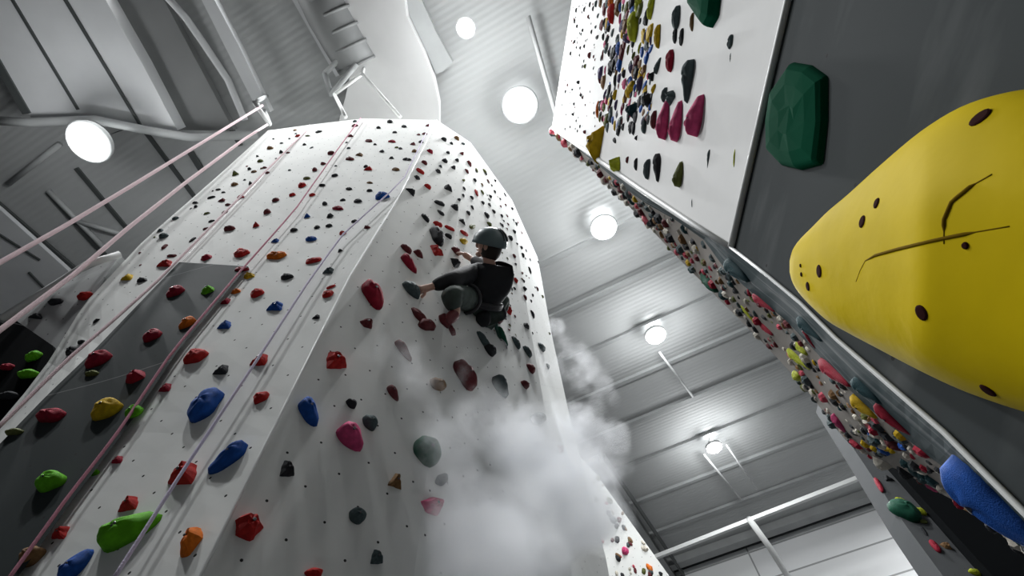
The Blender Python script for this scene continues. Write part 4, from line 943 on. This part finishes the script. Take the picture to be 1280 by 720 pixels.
def hand(sk, wrist, palm, wallhit, frm):
    """palm, five unequal fingers bent over the hold, thumb from the side"""
    d = (palm - wrist).normalized(); side = d.cross(WN).normalized(); grip = -WN
    pm = sk.add(palm, (.022, .03), frm)
    for k, (off, L_) in enumerate([(-.026, .062), (-.009, .072), (.009, .068), (.026, .052)]):
        base = palm + d * .03 + side * off; a = base + d * L_ * .5 + grip * .012; c_ = a + d * L_ * .15 + grip * L_ * .45; e_ = c_ - d * L_ * .18 + grip * L_ * .25
        sk.chain([base, a, c_, e_], [.0095, .009, .0085, .007], pm)
    tb = palm - side * .02; sk.chain([tb - side * .022 + d * .008, tb - side * .035 + d * .03 + grip * .015, tb - side * .03 + d * .05 + grip * .03], [.011, .010, .008], pm)
sl = b_.add(shL, .065, ch); wl = b_.chain([elL, wrL], [.045, .027], sl); hand(b_, wrL, haL, None, wl)
sr = b_.add(shR, .065, ch); wr = b_.chain([elR, wrR], [.045, .027], sr); hand(b_, wrR, haR, None, wr)
for hp_, kn, an, to in ((hpL, knL, anL, toL), (hpR, knR, anR, toR)): b_.chain([hp_, kn, kn.lerp(an, .35), an, an.lerp(to, .5), to], [.085, .058, .056, .036, .034, .028], rt)
person = skin('person', b_.v, b_.e, b_.r, M_skin)
tag(person, 'climber in black jacket and grey-green helmet, left arm reaching out to a slate hold', 'person')
# face: nose, brow, chin, ears and eyes on the side turned to the wall
fw = -WN; fw = (fw - spine * fw.dot(spine)).normalized(); sd = fw.cross(spine).normalized()
def ell(c, rx, ry, rz, X_, Y_, Z_, n=14, m_=9):
    vs, fs = [], []
    for i in range(m_ + 1):
        th = math.pi * i / m_
        for k in range(n):
            ph = 2 * math.pi * k / n; vs.append(c + X_ * rx * math.sin(th) * math.cos(ph) + Y_ * ry * math.sin(th) * math.sin(ph) + Z_ * rz * math.cos(th))
    for i in range(m_):
        for k in range(n): fs.append((i * n + k, (i + 1) * n + k, (i + 1) * n + (k + 1) % n, i * n + (k + 1) % n))
    return vs, fs
hc = head + spine * .03
vs, fs = merge([ell(hc, .078, .095, .115, sd, fw, spine), ell(hc + fw * .100 - spine * .012, .012, .020, .026, sd, fw, spine), ell(hc + fw * .075 - spine * .085, .030, .028, .022, sd, fw, spine),
                ell(hc + sd * .080 - spine * .01, .010, .020, .030, sd, fw, spine), ell(hc - sd * .080 - spine * .01, .010, .020, .030, sd, fw, spine), ell(hc + fw * .092 - spine * .052, .026, .008, .007, sd, fw, spine)])
mesh('head', vs, fs, M_skin, person, True)
vs, fs = merge([ell(hc + fw * .088 + sd * s_ * .032 + spine * .012, .012, .008, .008, sd, fw, spine) for s_ in (-1, 1)]); mesh('eyes', vs, fs, mat('eye_dark', (.04, .03, .03), .2), person, True)
vs, fs = ell(hc - fw * .018 - spine * .02, .088, .090, .105, sd, fw, spine); mesh('hair', vs, fs, M_hair, person, True)
# helmet shell with rim, ridge and vents
def helmet():
    vs, fs = [], []; n, m_ = 28, 9
    for i in range(m_ + 1):
        th = math.pi * .56 * i / m_
        for k in range(n):
            ph = 2 * math.pi * k / n; bulge = 1 + .03 * math.cos(3 * ph) * math.sin(th) + (.06 if i == m_ else 0)
            vs.append(hc + spine * .028 + (sd * .122 * math.sin(th) * math.cos(ph) + fw * .142 * math.sin(th) * math.sin(ph)) * bulge + spine * .125 * math.cos(th))
    for i in range(m_):
        for k in range(n): fs.append((i * n + k, (i + 1) * n + k, (i + 1) * n + (k + 1) % n, i * n + (k + 1) % n))
    return vs, fs
vs, fs = helmet(); hm = mesh('helmet', vs, fs, M_helmet, person, True); so = hm.modifiers.new('t', 'SOLIDIFY'); so.thickness = .008
for k in (-1, 0, 1):
    pts = [hc + spine * .030 + (sd * (.122 * math.sin(k * .42) ) + (-fw) * .146 * math.cos(k * .42)) * math.sin(th) + spine * .130 * math.cos(th) for th in [.35, .6, .85, 1.1, 1.3]]
    tube('vent', pts, .007, M_dsteel, hm)
# jacket over torso and arms
j = Sk(); jr = j.add(hip.lerp(chest, .12), .155); jm = j.add(hip.lerp(chest, .55), .16, jr); jc = j.add(chest, .175, jm); j.add(neck - spine * .01, .085, jc)
jl = j.add(shL, .092, jc); j.chain([shL.lerp(elL, .5), elL, elL.lerp(wrL, .5), wrL.lerp(haL, .15)], [.078, .066, .056, .044], jl)
jR = j.add(shR, .092, jc); j.chain([shR.lerp(elR, .5), elR, elR.lerp(wrR, .5), wrR.lerp(elR, .06)], [.078, .066, .056, .044], jR)
jk = skin('jacket', j.v, j.e, j.r, M_jacket, person)
tr_ = Sk(); t0 = tr_.add(hip + spine * .03, .135)
for hp_, kn, an in ((hpL, knL, anL), (hpR, knR, anR)): tr_.chain([hp_, hp_.lerp(kn, .5), kn, kn.lerp(an, .4), an.lerp(kn, .12)], [.112, .098, .080, .072, .052], t0)
skin('trousers', tr_.v, tr_.e, tr_.r, M_trous, person)
for an, to in ((anL, toL), (anR, toR)):
    s_ = Sk(); s_.chain([an + (an - to) * .10, an.lerp(to, .35), an.lerp(to, .75), to + (to - an).normalized() * .02], [.044, .046, .044, .026]); skin('shoe', s_.v, s_.e, s_.r, M_shoe, person)
# harness belt, leg loops, chalk bag
def ring(c, ax, r1, r2, rt_, n=28):
    u = ax.orthogonal().normalized(); v = ax.cross(u).normalized(); return [c + u * r1 * math.cos(2 * math.pi * k / n) + v * r2 * math.sin(2 * math.pi * k / n) for k in range(n + 1)]
hs_ = empty('harness', hip); hs_.parent = person
bc = hip + spine * .05; pr_ = [tube_geo([q - hip for q in ring(bc + spine * dz, spine, .158, .158, 0)], .016, 8) for dz in (-.014, .0, .014)]
for hp_, kn in ((hpL, knL), (hpR, knR)): c_ = hp_.lerp(kn, .38); pr_.append(tube_geo([q - hip for q in ring(c_, (kn - hp_).normalized(), .112, .112, 0)], .014, 8))
vs, fs = merge(pr_); mesh('webbing', vs, fs, M_harn, hs_, True)
vs, fs = lathe([(.045, -.08), (.058, -.06), (.062, .02), (.066, .06), (.058, .065), (.05, .04)], 18)
cbp = J(604, 396, .52); ob = mesh('chalk_bag', vs, fs, M_jacket, person, True); ob.location = cbp
# quickdraws hanging from the harness
def quickdraw(p0, p1, p2, sling_m, label):
    t = empty('quickdraw', p0)
    def biner(c, ax_, L_=.05, W_=.026):
        side = (ax_.cross(ray(610, 400))).normalized(); pts = []
        for k in range(25):
            a = 2 * math.pi * k / 24; pts.append(c - p0 + ax_ * L_ * math.sin(a) + side * W_ * math.cos(a) * (1 + .25 * math.sin(a)))
        o = tube('carabiner', pts, .0055, M_alu, t); return o
    biner(p0, (p1 - p0).normalized()); biner(p2, (p2 - p1).normalized(), .055, .03)
    a_, b2 = p0.lerp(p1, .4), p2.lerp(p1, .3)
    vs, fs = box_geo(a_ - p0, p1 - p0, .030, .007, ray(610, 400)); v2, f2 = box_geo(p1 - p0, b2 - p0, .026, .007, ray(610, 400)); vs, fs = merge([(vs, fs), (v2, f2)])
    mesh('sling', vs, fs, sling_m, t); tag(t, label, 'quickdraw', 'quickdraws on the harness'); return t
M_sl = mat('grey_sling', (.07, .075, .08), .8); M_gsl = mat('green_sling', (.02, .07, .05), .8)
quickdraw(J(603, 402, .42), J(604, 405, .40), J(606, 410, .38), M_sl, 'round grey carabiner hanging right under the climber')
quickdraw(J(592, 406, .40), J(601, 422, .36), J(611, 438, .34), M_sl, 'long grey quickdraw dangling furthest below the climber')
quickdraw(J(618, 396, .42), J(621, 412, .38), J(628, 432, .36), M_gsl, 'dark green quickdraw dangling at the right of the long grey one')

# ------------------------------------------------------------------ chalk cloud
CL_B = [(655, 570, .30, 70, .7), (705, 610, .35, 80, 1.0), (640, 675, .35, 95, 1.6), (730, 530, .10, 52, .9), (590, 525, .25, 75, .5), (560, 650, .30, 70, .55), (708, 452, .0, 42, .55), (530, 455, .2, 70, .30),
        (725, 670, .3, 60, .9), (650, 540, .3, 60, .55), (755, 545, .0, 30, .8), (590, 600, .3, 50, .6), (690, 410, .05, 24, .6), (560, 560, .3, 60, .45), (500, 500, .2, 60, .22), (560, 440, .2, 55, .3), (745, 480, .0, 32, .7), (600, 710, .4, 80, 1.0)]
cen = []
for x, y, dt, rp, st_ in CL_B:
    h_ = on_tri(TW, min(x, 700 if y > 500 else 672), y); t = (h_[0] if h_ else 5.0) - dt; cen.append((at_t(x, y, t), rp * t / FPX, st_))
mn = Vector([min(c_[0][i] - c_[1] for c_ in cen) for i in range(3)]); mx_ = Vector([max(c_[0][i] + c_[1] for c_ in cen) for i in range(3)])
print('DBG cloud', mn, mx_)
M_cl = bpy.data.materials.new('chalk_dust'); M_cl.use_nodes = True; nt = M_cl.node_tree; nt.nodes.clear(); N = nt.nodes; L = nt.links
out = N.new('ShaderNodeOutputMaterial'); pv = N.new('ShaderNodeVolumePrincipled'); L.new(pv.outputs[0], out.inputs['Volume'])
pv.inputs['Color'].default_value = (.97, .98, 1, 1); pv.inputs['Anisotropy'].default_value = 0.1
tc = N.new('ShaderNodeTexCoord')
def NM(op, a, b=None):
    n = N.new('ShaderNodeMath'); n.operation = op
    for i, v in enumerate((a, b)):
        if v is None: continue
        if isinstance(v, (int, float)): n.inputs[i].default_value = v
        else: L.new(v, n.inputs[i])
    return n.outputs[0]
wn = N.new('ShaderNodeTexNoise'); wn.inputs['Scale'].default_value = 2.2; wn.inputs['Detail'].default_value = 3; L.new(tc.outputs['Object'], wn.inputs['Vector'])
wm = N.new('ShaderNodeVectorMath'); wm.operation = 'MULTIPLY_ADD'; L.new(wn.outputs['Color'], wm.inputs[0]); wm.inputs[1].default_value = (.45,) * 3
ws = N.new('ShaderNodeVectorMath'); ws.operation = 'SUBTRACT'; L.new(tc.outputs['Object'], ws.inputs[0]); ws.inputs[1].default_value = (.225,) * 3; L.new(ws.outputs[0], wm.inputs[2])
tot = None
for c_, r_, st_ in cen:
    dn = N.new('ShaderNodeVectorMath'); dn.operation = 'DISTANCE'; L.new(wm.outputs[0], dn.inputs[0]); dn.inputs[1].default_value = c_
    f_ = NM('MAXIMUM', NM('SUBTRACT', 1.0, NM('DIVIDE', dn.outputs['Value'], r_ * 1.05)), 0.0); f_ = NM('MULTIPLY', NM('POWER', f_, 1.1), st_)
    tot = f_ if tot is None else NM('ADD', tot, f_)
dnz = N.new('ShaderNodeTexNoise'); dnz.inputs['Scale'].default_value = 3.2; dnz.inputs['Detail'].default_value = 6; dnz.inputs['Roughness'].default_value = .58; L.new(tc.outputs['Object'], dnz.inputs['Vector'])
den = NM('MULTIPLY', NM('MAXIMUM', NM('SUBTRACT', NM('ADD', NM('MULTIPLY', tot, .52), NM('MULTIPLY', dnz.outputs[0], 1.25)), .74), 0.0), NM('MULTIPLY', NM('MINIMUM', NM('MULTIPLY', tot, 4), 1.0), CLOUD_D))
L.new(den, pv.inputs['Density'])
bmc = bmesh.new()
vs, fs = merge([ell(c_, r_ * 1.25, r_ * 1.25, r_ * 1.25, Vector((1, 0, 0)), Vector((0, 1, 0)), Vector((0, 0, 1)), 16, 10) for c_, r_, _s in cen])
bmc.free(); pts = vs
me = bpy.data.meshes.new('chalk_cloud'); bm = bmesh.new()
for v in pts: bm.verts.new(v)
hull = bmesh.ops.convex_hull(bm, input=bm.verts[:]); 
bmesh.ops.delete(bm, geom=[v for v in bm.verts if not v.link_faces], context='VERTS'); bm.to_mesh(me); bm.free()
cloud = link('chalk_cloud', me, M_cl); tag(cloud, 'white cloud of chalk dust drifting in front of the tower below the climber', 'chalk dust', kind='stuff')
